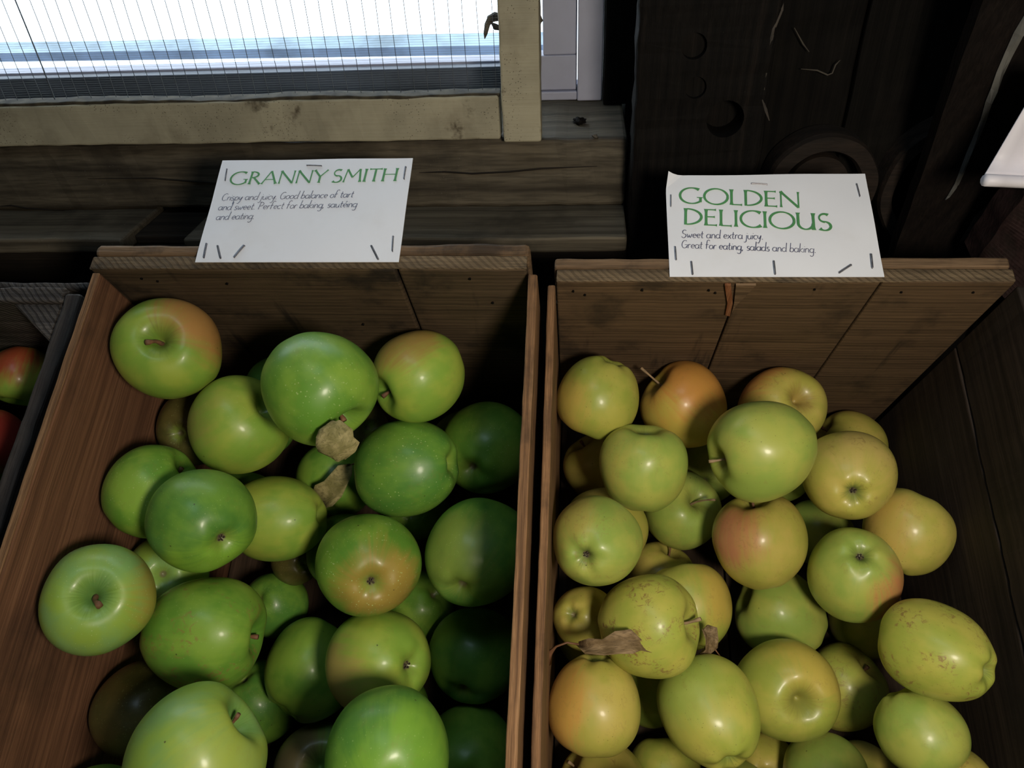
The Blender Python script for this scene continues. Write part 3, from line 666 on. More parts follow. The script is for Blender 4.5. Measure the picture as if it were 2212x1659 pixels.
POS = {
 'g1': (-0.3553, 0.5049, -0.3375, 0.0461),
 'g2': (-0.3002, 0.4803, -0.4018, 0.0452),
 'g3': (-0.2062, 0.4553, -0.3384, 0.0465),
 'g4': (-0.1459, 0.5354, -0.3841, 0.0428),
 'g5': (-0.3642, 0.5138, -0.4337, 0.0371),
 'g6': (-0.3608, 0.4221, -0.4285, 0.0406),
 'g7': (-0.2936, 0.3806, -0.4166, 0.0426),
 'g8': (-0.2821, 0.4648, -0.5022, 0.0441),
 'g9': (-0.2558, 0.5467, -0.5313, 0.0418),
 'g10': (-0.1573, 0.4928, -0.4586, 0.0474),
 'g11': (-0.0922, 0.5511, -0.4849, 0.0477),
 'g12': (-0.0875, 0.4273, -0.4978, 0.0469),
 'g13': (-0.1772, 0.4015, -0.4881, 0.0458),
 'g13b': (-0.2344, 0.4803, -0.5632, 0.0382),
 'g14': (-0.3598, 0.3243, -0.4445, 0.0415),
 'g15': (-0.3654, 0.4024, -0.5103, 0.0358),
 'g16': (-0.3014, 0.3402, -0.5048, 0.0475),
 'g17': (-0.3156, 0.4607, -0.6279, 0.0348),
 'g18': (-0.2542, 0.3911, -0.6341, 0.0462),
 'g19': (-0.1701, 0.3612, -0.5674, 0.0472),
 'g20': (-0.165, 0.4738, -0.6408, 0.0392),
 'g21': (-0.0977, 0.4159, -0.6344, 0.0465),
 'g22': (-0.3603, 0.3086, -0.5694, 0.041),
 'g23': (-0.2505, 0.2263, -0.478, 0.0465),
 'g24': (-0.2452, 0.3361, -0.7126, 0.0445),
 'g25': (-0.1302, 0.2524, -0.5102, 0.0465),
 'g26': (-0.0996, 0.3455, -0.6958, 0.0465),
 'g27': (-0.3185, 0.3869, -0.6877, 0.0411),
 'g28': (-0.3673, 0.2317, -0.5816, 0.0339),
 'g30': (-0.1791, 0.5695, -0.5873, 0.0389),
 'g31': (-0.2464, 0.6191, -0.5178, 0.0356),
 'g32': (-0.2903, 0.4863, -0.5888, 0.0262),
 'r1': (0.0187, 0.5579, -0.4218, 0.0408),
 'r2': (0.1067, 0.59, -0.4566, 0.043),
 'r3': (0.2003, 0.5949, -0.4631, 0.0423),
 'r4': (0.1528, 0.4742, -0.4104, 0.043),
 'r5': (0.2993, 0.6392, -0.5477, 0.039),
 'r6': (0.059, 0.4992, -0.4573, 0.0422),
 'r7': (0.2456, 0.5102, -0.4715, 0.0418),
 'r8': (0.1067, 0.5467, -0.5597, 0.0411),
 'r9': (0.0151, 0.4081, -0.4569, 0.0375),
 'r9b': (0.0258, 0.5107, -0.5516, 0.043),
 'r10': (0.1677, 0.4732, -0.5216, 0.043),
 'r11': (0.3032, 0.4931, -0.524, 0.0396),
 'r12': (0.2437, 0.4437, -0.5255, 0.0409),
 'r13': (0.2574, 0.558, -0.5978, 0.0352),
 'r14': (0.0078, 0.4169, -0.5691, 0.0295),
 'r15': (0.0596, 0.3794, -0.5241, 0.0418),
 'r16': (0.1079, 0.4476, -0.5871, 0.041),
 'r17': (0.0873, 0.5095, -0.6234, 0.0368),
 'r18': (0.2006, 0.4645, -0.6141, 0.043),
 'r19': (0.2914, 0.4808, -0.639, 0.0373),
 'r20': (0.281, 0.3644, -0.5193, 0.0394),
 'r21': (0.1839, 0.3779, -0.6032, 0.0432),
 'r22': (0.2588, 0.4225, -0.6695, 0.0393),
 'r23': (0.276, 0.3342, -0.583, 0.0342),
 'r24': (0.0173, 0.3374, -0.5747, 0.0396),
 'r25': (0.1121, 0.3417, -0.5846, 0.0428),
 'r26': (0.0279, 0.3189, -0.681, 0.0413),
 'r27': (0.087, 0.3488, -0.7147, 0.0362),
 'r28': (0.1435, 0.3166, -0.6886, 0.0368),
 'r29': (0.2205, 0.3327, -0.6682, 0.0369),
 'r30': (0.2674, 0.3556, -0.7127, 0.0346),
 'r31': (0.3084, 0.3105, -0.631, 0.0344),
 'r32': (0.1811, 0.3642, -0.7131, 0.0299),
 'r33': (0.075, 0.4134, -0.6822, 0.0327),
 'r34': (0.0227, 0.6115, -0.5633, 0.0391),
 'r36': (0.1431, 0.6143, -0.5618, 0.0389),
}
FILL_G = [[-0.3192, 0.2904, -0.6988, 0.0399], [-0.094, 0.5224, -0.6063, 0.0395], [-0.2753, 0.2328, -0.5894, 0.0427], [-0.1724, 0.362, -0.6518, 0.039], [-0.3463, 0.5949, -0.4937, 0.0388], [-0.3524, 0.5177, -0.5503, 0.0444], [-0.1617, 0.2849, -0.699, 0.0392], [-0.1266, 0.6239, -0.5452, 0.0436], [-0.0987, 0.218, -0.5802, 0.0394], [-0.2958, 0.5618, -0.4266, 0.0394], [-0.086, 0.1808, -0.5076, 0.0391], [-0.1881, 0.1922, -0.5343, 0.0388]]
FILL_R = [[0.0618, 0.2227, -0.5559, 0.0368], [0.2207, 0.6133, -0.5578, 0.0374], [0.2566, 0.2476, -0.5945, 0.0364], [0.0188, 0.4541, -0.6449, 0.037], [0.1422, 0.2286, -0.5682, 0.0395], [0.2286, 0.2122, -0.5256, 0.0384], [0.1472, 0.4088, -0.6771, 0.0371], [0.1846, 0.2576, -0.6224, 0.0367], [0.3006, 0.2141, -0.5452, 0.0379], [0.1843, 0.5443, -0.6012, 0.0362]]


# colour sets of the skins
PAL = {
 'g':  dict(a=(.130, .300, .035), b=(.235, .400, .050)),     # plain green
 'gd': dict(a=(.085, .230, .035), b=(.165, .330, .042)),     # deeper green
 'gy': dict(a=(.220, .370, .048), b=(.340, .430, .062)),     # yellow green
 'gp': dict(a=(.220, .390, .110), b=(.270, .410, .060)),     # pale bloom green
 'g_shade': dict(a=(.085, .085, .022), b=(.130, .110, .030)),     # brownish, shade of the deep apples put into the colour
 'y':  dict(a=(.335, .385, .062), b=(.450, .430, .082)),     # golden green
 'yy': dict(a=(.420, .400, .075), b=(.520, .430, .100)),     # yellow
 'yg': dict(a=(.275, .378, .070), b=(.385, .420, .084)),     # greener golden
 'yo': dict(a=(.480, .380, .070), b=(.550, .350, .070)),     # orange gold
}
def set_skin(o, kind, pal, rl, blush=None, **kw):
    p = PAL[pal]; o['seed'] = rl.uniform(0, 50)
    j = rl.uniform(.93, 1.07)
    o['col_a'] = [x*j for x in p['a']]; o['col_b'] = [x*j for x in p['b']]
    o['blush_dir'] = [0.0, 0.0, 1.0]; o['blush_lo'] = 2.0; o['blush_amt'] = 0.0; o['blush_col'] = [.4, .15, .05]
    if blush:
        o['blush_dir'] = list(blush[0]); o['blush_lo'] = blush[3]; o['blush_amt'] = blush[2]; o['blush_col'] = list(blush[1])
    if kind == 'green':
        o['dot_amt'] = kw.get('dots', .45); o['dot_col'] = [.48, .60, .24]
        o['pit_amt'] = .6; o['pit_col'] = [.055, .17, .02]; o['basin_col'] = [.22, .32, .05]; o['russet'] = kw.get('russet', .12)
    else:
        o['dot_amt'] = min(1, kw.get('dots', .6)*1.3); o['dot_col'] = [.13, .12, .03]
        o['pit_amt'] = .6; o['pit_col'] = kw.get('pit', [.16, .17, .035]); o['basin_col'] = [.13, .19, .04]; o['russet'] = kw.get('russet', .2)
def screen_dir(pos, R, px, py, away=False, lim=.995):
    """surface direction of the point of the apple that the photo shows at (px, py)"""
    v = (CAM-pos).normalized(); r = RC-v*RC.dot(v); r.normalize(); u = v.cross(r)
    if u.dot(DC) < 0: u = -u
    cx_, cy_, z = proj(pos); k = FPX*R/z
    ox, oy = (px-cx_)/k, (py-cy_)/k; m = math.hypot(ox, oy)
    if m > lim: ox, oy = ox/m*lim, oy/m*lim; m = lim
    d = r*ox+u*oy+v*math.sqrt(1-m*m)*(-1 if away else 1)
    return d.normalized()
APPLES = {}
def make_apple(key, name, kind, pal, label, group, feat=None, blush=None, stem=None, var=None, sc=(1, 1, 1), show_calyx=None, **kw):
    x, y, z, R = POS[key]; pos = Vector((x, y, z))+CAM; rl = random.Random(key)
    i = rl.randrange(5) if var is None else var
    me, zt, zb = VAR[kind][i]
    o = D.objects.new(name, me); C.objects.link(o)
    if feat:
        t, px, py = feat[0], feat[1], feat[2]; away = t in ('S', 'C')
        cx_, cy_, zc = proj(pos); k = .80
        d = screen_dir(pos, R, cx_+(px-cx_)/k, cy_+(py-cy_)/k, away, .93 if t in 'sc' else .99)
        ax = d if t in 'sS' else -d
    else:
        v = (pos-CAM).normalized(); ax = (v + Vector((rl.uniform(-.9, .9), rl.uniform(-.6, .9), rl.uniform(-.9, .4)))).normalized()
    qz = ax.to_track_quat('Z', 'Y') @ Matrix.Rotation(kw.pop('spin', rl.uniform(0, 6.28)), 3, 'Z').to_quaternion()
    o.rotation_mode = 'QUATERNION'; o.rotation_quaternion = qz; o.location = pos
    o.scale = (R*sc[0], R*sc[1], R*sc[2])
    bl = None
    if blush:
        wd_ = screen_dir(pos, R, blush[0], blush[1]); loc = qz.inverted() @ wd_
        bl = (loc, blush[2], blush[3], blush[4])
    set_skin(o, kind, pal, rl, bl, **kw)
    tag(o, label, 'apple', group)
    vis_c = show_calyx if show_calyx is not None else (feat is not None and feat[0] == 'c')
    if vis_c: link('calyx', calyx_mesh(zb, rl.random()), M['calyx'], o)
    if stem:
        s = link('stem', stem_mesh(zt, stem[0], stem[1], stem[2] if len(stem) > 2 else .045), M[stem[3]] if len(stem) > 3 else M['stem'], o)
        if len(stem) > 4: s.rotation_euler = (0, 0, stem[4])
    APPLES[key] = o
    return o
GG = 'green apples in the middle crate'; YG = 'golden apples in the right crate'; MG = 'red and green apples in the far left crate'
GN = 'green_apple'; YN = 'golden_apple'
RB = (.42, .16, .06); PK = (.46, .17, .10)
A = make_apple
A('g1', GN, 'green', 'gy', 'green apple with red blush and stem in the upper left corner of middle crate', GG, ('s', 345, 733), (440, 680, (.46, .20, .07), .85, .35), (.42, -.5, .05), dots=.15)
A('g2', GN, 'green', 'gy', 'yellowish green apple between the blushed corner apple and the leafed green one', GG, ('s', 572, 880), (410, 905, (.36, .26, .08), .5, .45), None, dots=.25)
A('g3', GN, 'green', 'g', 'large green apple with a pale dry leaf hanging from its stem, top centre', GG, ('s', 745, 905), None, (.40, .1, .05), dots=.55, sc=(1.0, 1.0, 1.04))
A('g4', GN, 'green', 'gy', 'green apple with a brown tinted top by the back board, right of the leafed apple', GG, ('s', 825, 852), (870, 725, (.36, .19, .06), .8, .45), (.5, .1, .05), dots=.1, sc=(1.02, 1.02, 1.06))
A('g5', GN, 'green', 'g_shade', 'shaded brownish green apple deep in the crate beneath the blushed corner apple', GG)
A('g6', GN, 'green', 'g', 'speckled green apple against the left side board with its stem hollow on the upper right', GG, ('s', 415, 998), None, (.42, .2, .05), dots=.9)
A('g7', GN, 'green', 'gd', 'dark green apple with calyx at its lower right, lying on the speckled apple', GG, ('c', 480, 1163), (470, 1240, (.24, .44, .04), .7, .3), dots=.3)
A('g8', GN, 'green', 'gy', 'bright lemon shaped green apple right of the dark green apple with the calyx', GG, ('c', 698, 1112), None, None, dots=.2, sc=(.93, .93, 1.05))
A('g9', GN, 'green', 'g', 'shaded green apple lying under the curled dry leaf', GG, ('S', 740, 990), None, None, dots=.2)
A('g10', GN, 'green', 'gd', 'green apple lying on its side with its calyx on the right, below the leafed apple', GG, ('c', 960, 1002), None, dots=.8, sc=(.96, .96, 1.10))
A('g11', GN, 'green', 'g', 'half shaded green apple in the upper right corner of the middle crate', GG, ('S', 1080, 930), None, dots=.5)
A('g12', GN, 'green', 'gd', 'big dark shaded green apple against the right side board', GG, ('S', 1060, 1130), (960, 1200, (.22, .26, .05), .6, .3), dots=.2)
A('g13', GN, 'green', 'g', 'green apple with an orange brown ring around its calyx, centre of the heap', GG, ('c', 803, 1256), (830, 1272, (.38, .23, .05), .8, .36), dots=1.0)
A('g13b', GN, 'green', 'gd', 'sliver of a dark green apple just left behind the orange ringed one', GG)
A('g14', GN, 'green', 'gp', 'pale green apple with a brown stem resting against the left side board', GG, ('s', 200, 1287), (335, 1270, (.40, .30, .06), .8, .45), (.42, -.55, .06), dots=.5)
A('g15', GN, 'green', 'gp', 'small visible bit of pale green apple between the stem apple and the dark green one', GG)
A('g16', GN, 'green', 'g', 'large green apple with brown bruises and its stem on the right', GG, ('s', 578, 1378), None, (.48, 0, .045), dots=.2, russet=.8, sc=(.97, .97, 1.10))
A('g17', GN, 'green', 'gd', 'dim green apple behind the large bruised apple', GG)
A('g18', GN, 'green', 'g', 'green apple tucked left behind the yellow green calyx apple', GG, ('S', 735, 1350), None, dots=.2)
A('g19', GN, 'green', 'gy', 'yellow green apple with a small calyx facing the viewer, above the big front apple', GG, ('c', 882, 1437), (715, 1470, (.40, .22, .10), .6, .4), dots=.1)
A('g20', GN, 'green', 'g', 'wedge of green apple below the orange ringed one, right side', GG)
A('g21', GN, 'green', 'gd', 'dark green apple at the right side board, lower half of the crate', GG, ('S', 1050, 1350), None, dots=.15)
A('g22', GN, 'green', 'g_shade', 'nearly black shadowed green apple low at the left side board', GG)
A('g23', GN, 'green', 'gp', 'largest pale bluish green apple with stem at the bottom left of the heap', GG, ('s', 512, 1552), (500, 1650, (.40, .46, .07), .6, .4), (.48, .25, .035), dots=.12)
A('g24', GN, 'green', 'gp', 'greyish pink green apple between the two large front apples', GG, ('s', 690, 1655), (600, 1640, (.34, .18, .12), .7, .2), None, dots=.15)
A('g25', GN, 'green', 'gd', 'large glossy green apple at the bottom centre of the middle crate', GG, ('S', 838, 1560), (900, 1650, (.22, .42, .04), .5, .3), None, dots=.35)
A('g26', GN, 'green', 'g', 'green apple at the bottom right of the middle crate beside the side board', GG, ('S', 1010, 1600), None, dots=.2)
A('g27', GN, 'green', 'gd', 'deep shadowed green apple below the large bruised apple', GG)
A('g28', GN, 'green', 'g', 'top sliver of a green apple at the very bottom left of the middle crate', GG)
A('g30', GN, 'green', 'g', 'dark bit of green apple under the one lying on its side', GG)
A('g31', GN, 'green', 'g_shade', 'brownish bit of apple behind the large leafed green apple', GG)
A('g32', GN, 'green', 'g_shade', 'dim brownish apple deep between the lemon shaped and the ringed apples', GG)

A('r1', YN, 'gold', 'y', 'golden apple in the upper left corner of the right crate', YG, ('S', 1262, 935), (1210, 880, (.52, .36, .08), .7, .4), None, dots=.7)
A('r2', YN, 'gold', 'yo', 'orange gold apple with stem sticking out upper left, second in the back row', YG, ('s', 1425, 828), (1500, 810, (.52, .22, .05), .8, .3), (.95, .0, .035, 'stem_pale'), dots=.3)
A('r3', YN, 'gold', 'yy', 'yellow apple with a russet stem hollow, third in the back row', YG, ('s', 1722, 862), (1620, 815, (.50, .18, .06), .8, .45), None, pit=[.26, .15, .04], dots=.5, russet=.7)
A('r4', YN, 'gold', 'yg', 'large greenish golden apple with short stem at lower left, topping the right heap', YG, ('s', 1548, 1000), None, (.60, .1, .035, 'stem_pale'), dots=.7, var=0)
A('r5', YN, 'gold', 'yy', 'shaded dark gold apple deep in the back right of the right crate', YG, ('s', 1778, 920), None, (.5, 0, .05))
A('r6', YN, 'gold', 'yg', 'smooth greenish golden apple below the corner apple of the right crate', YG, ('C', 1382, 1085), (1300, 990, (.45, .36, .08), .5, .5), None, dots=.5)
A('r7', YN, 'gold', 'yy', 'pale yellow apple with calyx and a brown crack line, right of the large top one', YG, ('c', 1840, 1060), (1870, 960, (.58, .44, .14), .6, .5), dots=.3, russet=.5)
A('r8', YN, 'gold', 'yg', 'golden green apple with a long thin stem pointing right, under the large top one', YG, ('s', 1503, 1083), None, (1.0, .2, .03, 'stem_pale'), dots=.2)
A('r9', YN, 'gold', 'yg', 'greenish golden apple with a dark calyx by the left side board of the right crate', YG, ('c', 1266, 1197), (1215, 1110, (.45, .34, .08), .6, .4), dots=.2, russet=.4)
A('r9b', YN, 'gold', 'yy', 'golden apple almost hidden behind the greenish one with the dark calyx', YG)
A('r10', YN, 'gold', 'yy', 'golden apple with pink red blush and stem hollow on top, centre of right crate', YG, ('s', 1632, 1085), (1580, 1150, (.50, .17, .10), .8, .52), (.55, 0, .045), dots=.25, russet=.3)
A('r11', YN, 'gold', 'yy', 'dull golden apple near the right side board, behind the pink tinged calyx apple', YG, ('S', 1990, 1080), (1900, 1130, (.50, .30, .08), .5, .4), dots=.5)
A('r12', YN, 'gold', 'yg', 'golden green apple with calyx on top and a pink right flank', YG, ('c', 1860, 1203), (1935, 1290, (.56, .21, .09), .85, .45), dots=.2)
A('r13', YN, 'gold', 'yg', 'small visible patch of yellow green apple between three calyx and blush apples', YG)
A('r14', YN, 'gold', 'yy', 'dark gold apple in shade by the left side board of the right crate', YG)
A('r15', YN, 'gold', 'y', 'golden apple with brown russet net and a stem at its right', YG, ('s', 1503, 1348), None, (.62, .15, .04, 'stem_pale'), dots=.8, russet=1.0)
A('r16', YN, 'gold', 'y', 'golden green apple with a flat top behind the russeted apple', YG, ('S', 1480, 1225), (1570, 1280, (.55, .34, .07), .6, .45), dots=.5)
A('r17', YN, 'gold', 'yy', 'piece of a yellow apple with a thin stem below the long stemmed one', YG, ('s', 1455, 1190), None, (.6, .2, .035))
A('r18', YN, 'gold', 'yg', 'bright greenish apple below the pink blushed one', YG, ('s', 1598, 1282), None, None, dots=.15)
A('r19', YN, 'gold', 'y', 'golden apple hiding under the pink flanked calyx apple', YG)
A('r20', YN, 'gold', 'y', 'long oval golden apple with its calyx at the lower right, beside the dark side board', YG, ('c', 2108, 1447), None, sc=(.95, .95, 1.07), dots=.5, russet=.9)
A('r21', YN, 'gold', 'y', 'round golden apple with a dark empty stem hollow facing the viewer', YG, ('s', 1722, 1512), (1770, 1430, (.56, .40, .08), .6, .4), None, dots=.25)
A('r22', YN, 'gold', 'y', 'golden apple with a brown russeted stem hollow at its upper right', YG, ('s', 1872, 1448), None, (.40, 0, .05), pit=[.20, .11, .035], dots=.4, russet=.6)
A('r23', YN, 'gold', 'yg', 'green tinted apple low at the right, under the long oval one', YG, ('S', 2010, 1650), None, dots=.2)
A('r24', YN, 'gold', 'yy', 'plain yellow apple with an orange left side at the left side board, lower part', YG, ('S', 1280, 1600), (1190, 1510, (.58, .30, .07), .75, .3), dots=.55)
A('r25', YN, 'gold', 'y', 'tall golden apple narrowing downward in the front middle of the right crate', YG, ('c', 1572, 1652), (1470, 1470, (.30, .42, .09), .6, .4), None, sc=(.97, .97, 1.06), dots=.6)
A('r26', YN, 'gold', 'yy', 'russet streaked apple with a stem at the bottom edge by the left side board', YG, ('s', 1232, 1652), None, (.55, .2, .04, 'stem_pale'), pit=[.25, .15, .06], russet=.7)
A('r27', YN, 'gold', 'y', 'golden apple at the bottom edge right of the streaked stem apple', YG, ('S', 1440, 1610), None, dots=.6)
A('r28', YN, 'gold', 'yg', 'top of a golden apple at the bottom edge below the tall one', YG)
A('r29', YN, 'gold', 'yg', 'smooth green golden apple at the bottom edge, right of centre', YG, ('S', 1790, 1640), None, dots=.2)
A('r30', YN, 'gold', 'yy', 'golden apple behind the smooth one at the bottom edge', YG)
A('r31', YN, 'gold', 'yy', 'pinkish golden apple with a brown crease at the bottom right edge', YG, ('s', 2045, 1640), (1990, 1640, (.50, .20, .10), .7, .3), None, russet=.6)
A('r32', YN, 'gold', 'yy', 'dim gold apple in the gap between the tall apple and the smooth bottom one', YG)
A('r33', YN, 'gold', 'yg', 'very dark apple deep in the gap between the yellow and the tall apple', YG)
A('r34', YN, 'gold', 'yy', 'dark brownish apple deep below the corner apple of the right crate', YG, ('s', 1260, 960), None, (.5, 0, .05))
A('r36', YN, 'gold', 'yg', 'dark green apple deep under the large top apple of the right crate', YG)
# far left crate
XN = 'red_green_apple'
RD = (.36, .055, .025)
def px_apple(key, px, py, r, R):
    z = FPX*R/r; p = ray(px, py)*z; POS[key] = (p.x, p.y, p.z, R)
for k_, px, py, r, R in (('m1', 46, 812, 70, .0325), ('m2', -24, 955, 76, .0335), ('m3', 78, 962, 64, .030), ('m4', -28, 1052, 66, .031), ('m5', 28, 905, 50, .0345), ('m6', -40, 1128, 74, .031), ('m7', 95, 893, 44, .031), ('m8', -20, 850, 54, .035)):
    px_apple(k_, px, py, r, R)
A('m1', XN, 'green', 'gy', 'red topped green apple at the back of the far left crate', MG, ('C', 60, 760), (30, 765, RD, .95, .42), dots=.1)
A('m2', XN, 'green', 'gy', 'dark red apple at the left photo edge', MG, ('C', -20, 900), (20, 930, (.26, .03, .02), 1, -.5), dots=.1)
A('m3', XN, 'green', 'gp', 'pale green apple against the grey rim of the far left crate', MG, ('C', 60, 900), (60, 1020, RB, .5, .5), dots=.2)
A('m4', XN, 'green', 'g', 'green apple with a stem fold at the left photo edge, below the dark red one', MG, ('s', 20, 1050), None, None, dots=.2)
A('m5', XN, 'green', 'g', 'dim green apple with a yellow fold between the two red ones', MG, ('s', 30, 880))
A('m6', XN, 'green', 'g', 'lowest green apple at the left photo edge', MG)
A('m7', XN, 'green', 'gp', 'small pale green bit of apple behind the pale one at the grey rim', MG)
A('m8', XN, 'green', 'gd', 'shadowed green apple behind the red topped one', MG)
# buried apples that carry the heaps
for i, (x, y, z, R) in enumerate(FILL_G):
    POS['fg%d' % i] = (x, y, z, R); A('fg%d' % i, GN, 'green', 'gd', 'green apple buried out of sight under the middle heap', 'buried green apples')
for i, (x, y, z, R) in enumerate(FILL_R):
    POS['fr%d' % i] = (x, y, z, R); A('fr%d' % i, YN, 'gold', 'yg', 'golden apple buried out of sight under the right heap', 'buried golden apples')

rl3 = random.Random(8); placed = [(Vector(POS[k][:3])+CAM, POS[k][3]) for k in ('m1', 'm2', 'm3', 'm4', 'm5', 'm6', 'm7', 'm8')]; nf_ = 0
for _ in range(30000):
    R = rl3.uniform(.031, .036); u, v, w_ = rl3.uniform(-.811+R, -.459-R), rl3.uniform(-.111+R, .313-R), rl3.uniform(HF+.02+R, FW-.010-R)
    p = cw(u, v, w_); X_, Y_, Z_ = proj(p)
    if X_+FPX*R/Z_ > -25 and w_ < HF+.20: continue
    if any((p-q).length < (R+rr_)*.98 for q, rr_ in placed): continue
    placed.append((p, R)); key_ = 'fm%d' % nf_; POS[key_] = (p.x, p.y, p.z-CZ, R); nf_ += 1
    A(key_, XN, 'green', rl3.choice(['g', 'gy', 'gd']), 'mixed apple filling the hidden part of the far left crate', 'apples filling the far left crate', None, (rl3.uniform(-300, 0), 800, RD, .9, rl3.uniform(-.2, .8)) if False else None)
    if nf_ > 55: break

# ------------------------------------------------------------------ dry leaves
def leaf(parent_name, pts, widths, mat, lift, label=None, stemp=None, parent=None, curl=.3):
    """leaf blade along a centre line of world points; lift = direction of the upper side"""
    n = len(pts); bm = bmesh.new(); rows = []
    for i, p in enumerate(pts):
        d = (pts[min(i+1, n-1)]-pts[max(i-1, 0)]).normalized(); s = d.cross(lift).normalized(); up = s.cross(d).normalized()
        row = []
        for j in range(7):
            t = (j-3)/3; w = widths[i]*(1+.12*math.sin(i*2.3+j*1.9))
            row.append(p+s*t*w+up*(curl*abs(t)**1.6*w)+up*.0010*math.sin(i*1.9+j*1.3))
        rows.append(row)
    vf = [[bm.verts.new(q) for q in r] for r in rows]; vb = [[bm.verts.new(q-lift*.0004) for q in r] for r in rows]
    for i in range(n-1):
        for j in range(6):
            bm.faces.new((vf[i][j], vf[i+1][j], vf[i+1][j+1], vf[i][j+1])); bm.faces.new((vb[i][j], vb[i][j+1], vb[i+1][j+1], vb[i+1][j]))
        bm.faces.new((vf[i][0], vb[i][0], vb[i+1][0], vf[i+1][0])); bm.faces.new((vf[i][6], vf[i+1][6], vb[i+1][6], vb[i][6]))
    for j in range(6):
        bm.faces.new((vf[0][j], vf[0][j+1], vb[0][j+1], vb[0][j])); bm.faces.new((vf[-1][j], vb[-1][j], vb[-1][j+1], vf[-1][j+1]))
    base = pts[0]
    if parent is None:
        root = empty('dry_leaf', base); tag(root, label, 'leaf', 'dry leaves on the apples')
        bmesh.ops.translate(bm, vec=-base, verts=bm.verts)
        from_bm('leaf_blade', bm, M[mat], root, True)
        if stemp:
            b2 = bmesh.new(); tube(b2, [q-base for q in stemp[0]], stemp[1], 7); from_bm('leaf_stalk', b2, M['stem'], root, True)
        return root
    bpy.context.view_layer.update()
    mi = parent.matrix_world.inverted(); bmesh.ops.transform(bm, matrix=mi, verts=bm.verts)
    return from_bm('leaf', bm, M[mat], parent, True)
def near(px, py, key, lift=.003):
    """point on (or a little above) the skin of an apple under a pixel"""
    o = APPLES[key]; r = ray(px, py).normalized(); c = Vector(o.location); R = max(o.scale)+lift
    oc = CAM-c; b = oc.dot(r); q = b*b-(oc.length_squared-R*R)
    t = -b-math.sqrt(q) if q > 0 else -b
    return CAM+r*t
TOCAM = -FC
bpy.context.view_layer.update()
z3 = near(700, 900, 'g3').y
base = near(728, 900, 'g3', .006)
def on_depth(px, py, ref, dd=0):
    zz = (ref-CAM).dot(FC)+dd; return CAM+ray(px, py)*zz
leaf('x', [on_depth(727, 908, base, -.002), on_depth(724, 925, base, -.006), on_depth(722, 945, base, -.008), on_depth(724, 965, base, -.006), on_depth(728, 982, base, -.002), on_depth(732, 996, base, .004)],
     [.0036, .0115, .0150, .0160, .0130, .005], 'leaf_pale', TOCAM, parent=APPLES['g3'], curl=-.25)
b9 = near(735, 1030, 'g9', .008)
leaf('x', [on_depth(758, 1004, b9, .0), on_depth(745, 1018, b9, -.004), on_depth(735, 1035, b9, -.008), on_depth(722, 1052, b9, -.008), on_depth(708, 1066, b9, -.006), on_depth(692, 1078, b9, -.002)],
     [.0015, .0075, .0105, .0115, .0125, .0105], 'leaf_pale', TOCAM, 'curled dry leaf lying on the shaded green apple below the leafed one',
     ([on_depth(772, 1000, b9, .002), on_depth(758, 1004, b9, 0)], [.0006, .0008]), curl=.55)
b14 = near(1330, 1400, 'r15', .006); b24 = near(1260, 1425, 'r24', .008)
leaf('x', [on_depth(1250, 1392, b24, .0), on_depth(1275, 1400, b14, .0), on_depth(1305, 1399, b14, -.004), on_depth(1335, 1392, b14, -.006), on_depth(1360, 1388, b14, -.006), on_depth(1382, 1394, b14, -.004), on_depth(1400, 1396, b14, 0)],
     [.002, .0055, .0065, .0085, .0085, .0045, .0055], 'leaf_brown', (TOCAM+Vector((0, .3, 1))*.8).normalized(), 'long brown curled dry leaf with an arching stalk between the yellow and the russeted apple',
     ([on_depth(1184, 1432, b24, .010), on_depth(1188, 1410, b24, .002), on_depth(1202, 1396, b24, -.003), on_depth(1225, 1388, b24, -.003), on_depth(1250, 1392, b24, 0)], [.0028, .0022, .0009, .0008, .0010]), curl=.6)
b16 = near(1530, 1380, 'r25', .012)
leaf('x', [on_depth(1520, 1358, b16, .004), on_depth(1528, 1368, b16, .0), on_depth(1532, 1380, b16, -.003), on_depth(1530, 1392, b16, -.002), on_depth(1522, 1402, b16, .002), on_depth(1512, 1412, b16, .006)],
     [.004, .0065, .0070, .0062, .0042, .001], 'leaf_brown', (TOCAM+Vector((1, 0, 0))*.4).normalized(), 'small cupped brown dry leaf at the stem of the russeted apple',
     ([on_depth(1556, 1418, b16, .006), on_depth(1544, 1402, b16, .002)], [.0005, .0006]), curl=.8)

# ------------------------------------------------------------------ cards
def ribbon(bm, pts, ws, z=0):
    n = len(pts); Lr = []; Rr_ = []
    for i in range(n):
        a = pts[max(0, i-1)]; b = pts[min(n-1, i+1)]; dx, dy = b[0]-a[0], b[1]-a[1]; m = math.hypot(dx, dy) or 1
        nx, ny = -dy/m, dx/m; w = ws[i]/2
        Lr.append(bm.verts.new((pts[i][0]+nx*w, pts[i][1]+ny*w, z))); Rr_.append(bm.verts.new((pts[i][0]-nx*w, pts[i][1]-ny*w, z)))
    for i in range(n-1): bm.faces.new((Lr[i], Lr[i+1], Rr_[i+1], Rr_[i]))
def lin(x0, y0, x1, y1, w, fa=1.0, fb=1.0):
    """stroke that flares at its ends"""
    n = 10; P_ = []; W_ = []
    for i in range(n+1):
        t = i/n; P_.append((x0+(x1-x0)*t, y0+(y1-y0)*t))
        k = 1+fa*.75*max(0, 1-t/.22)**2+fb*.75*max(0, 1-(1-t)/.22)**2; W_.append(w*k)
    return P_, W_
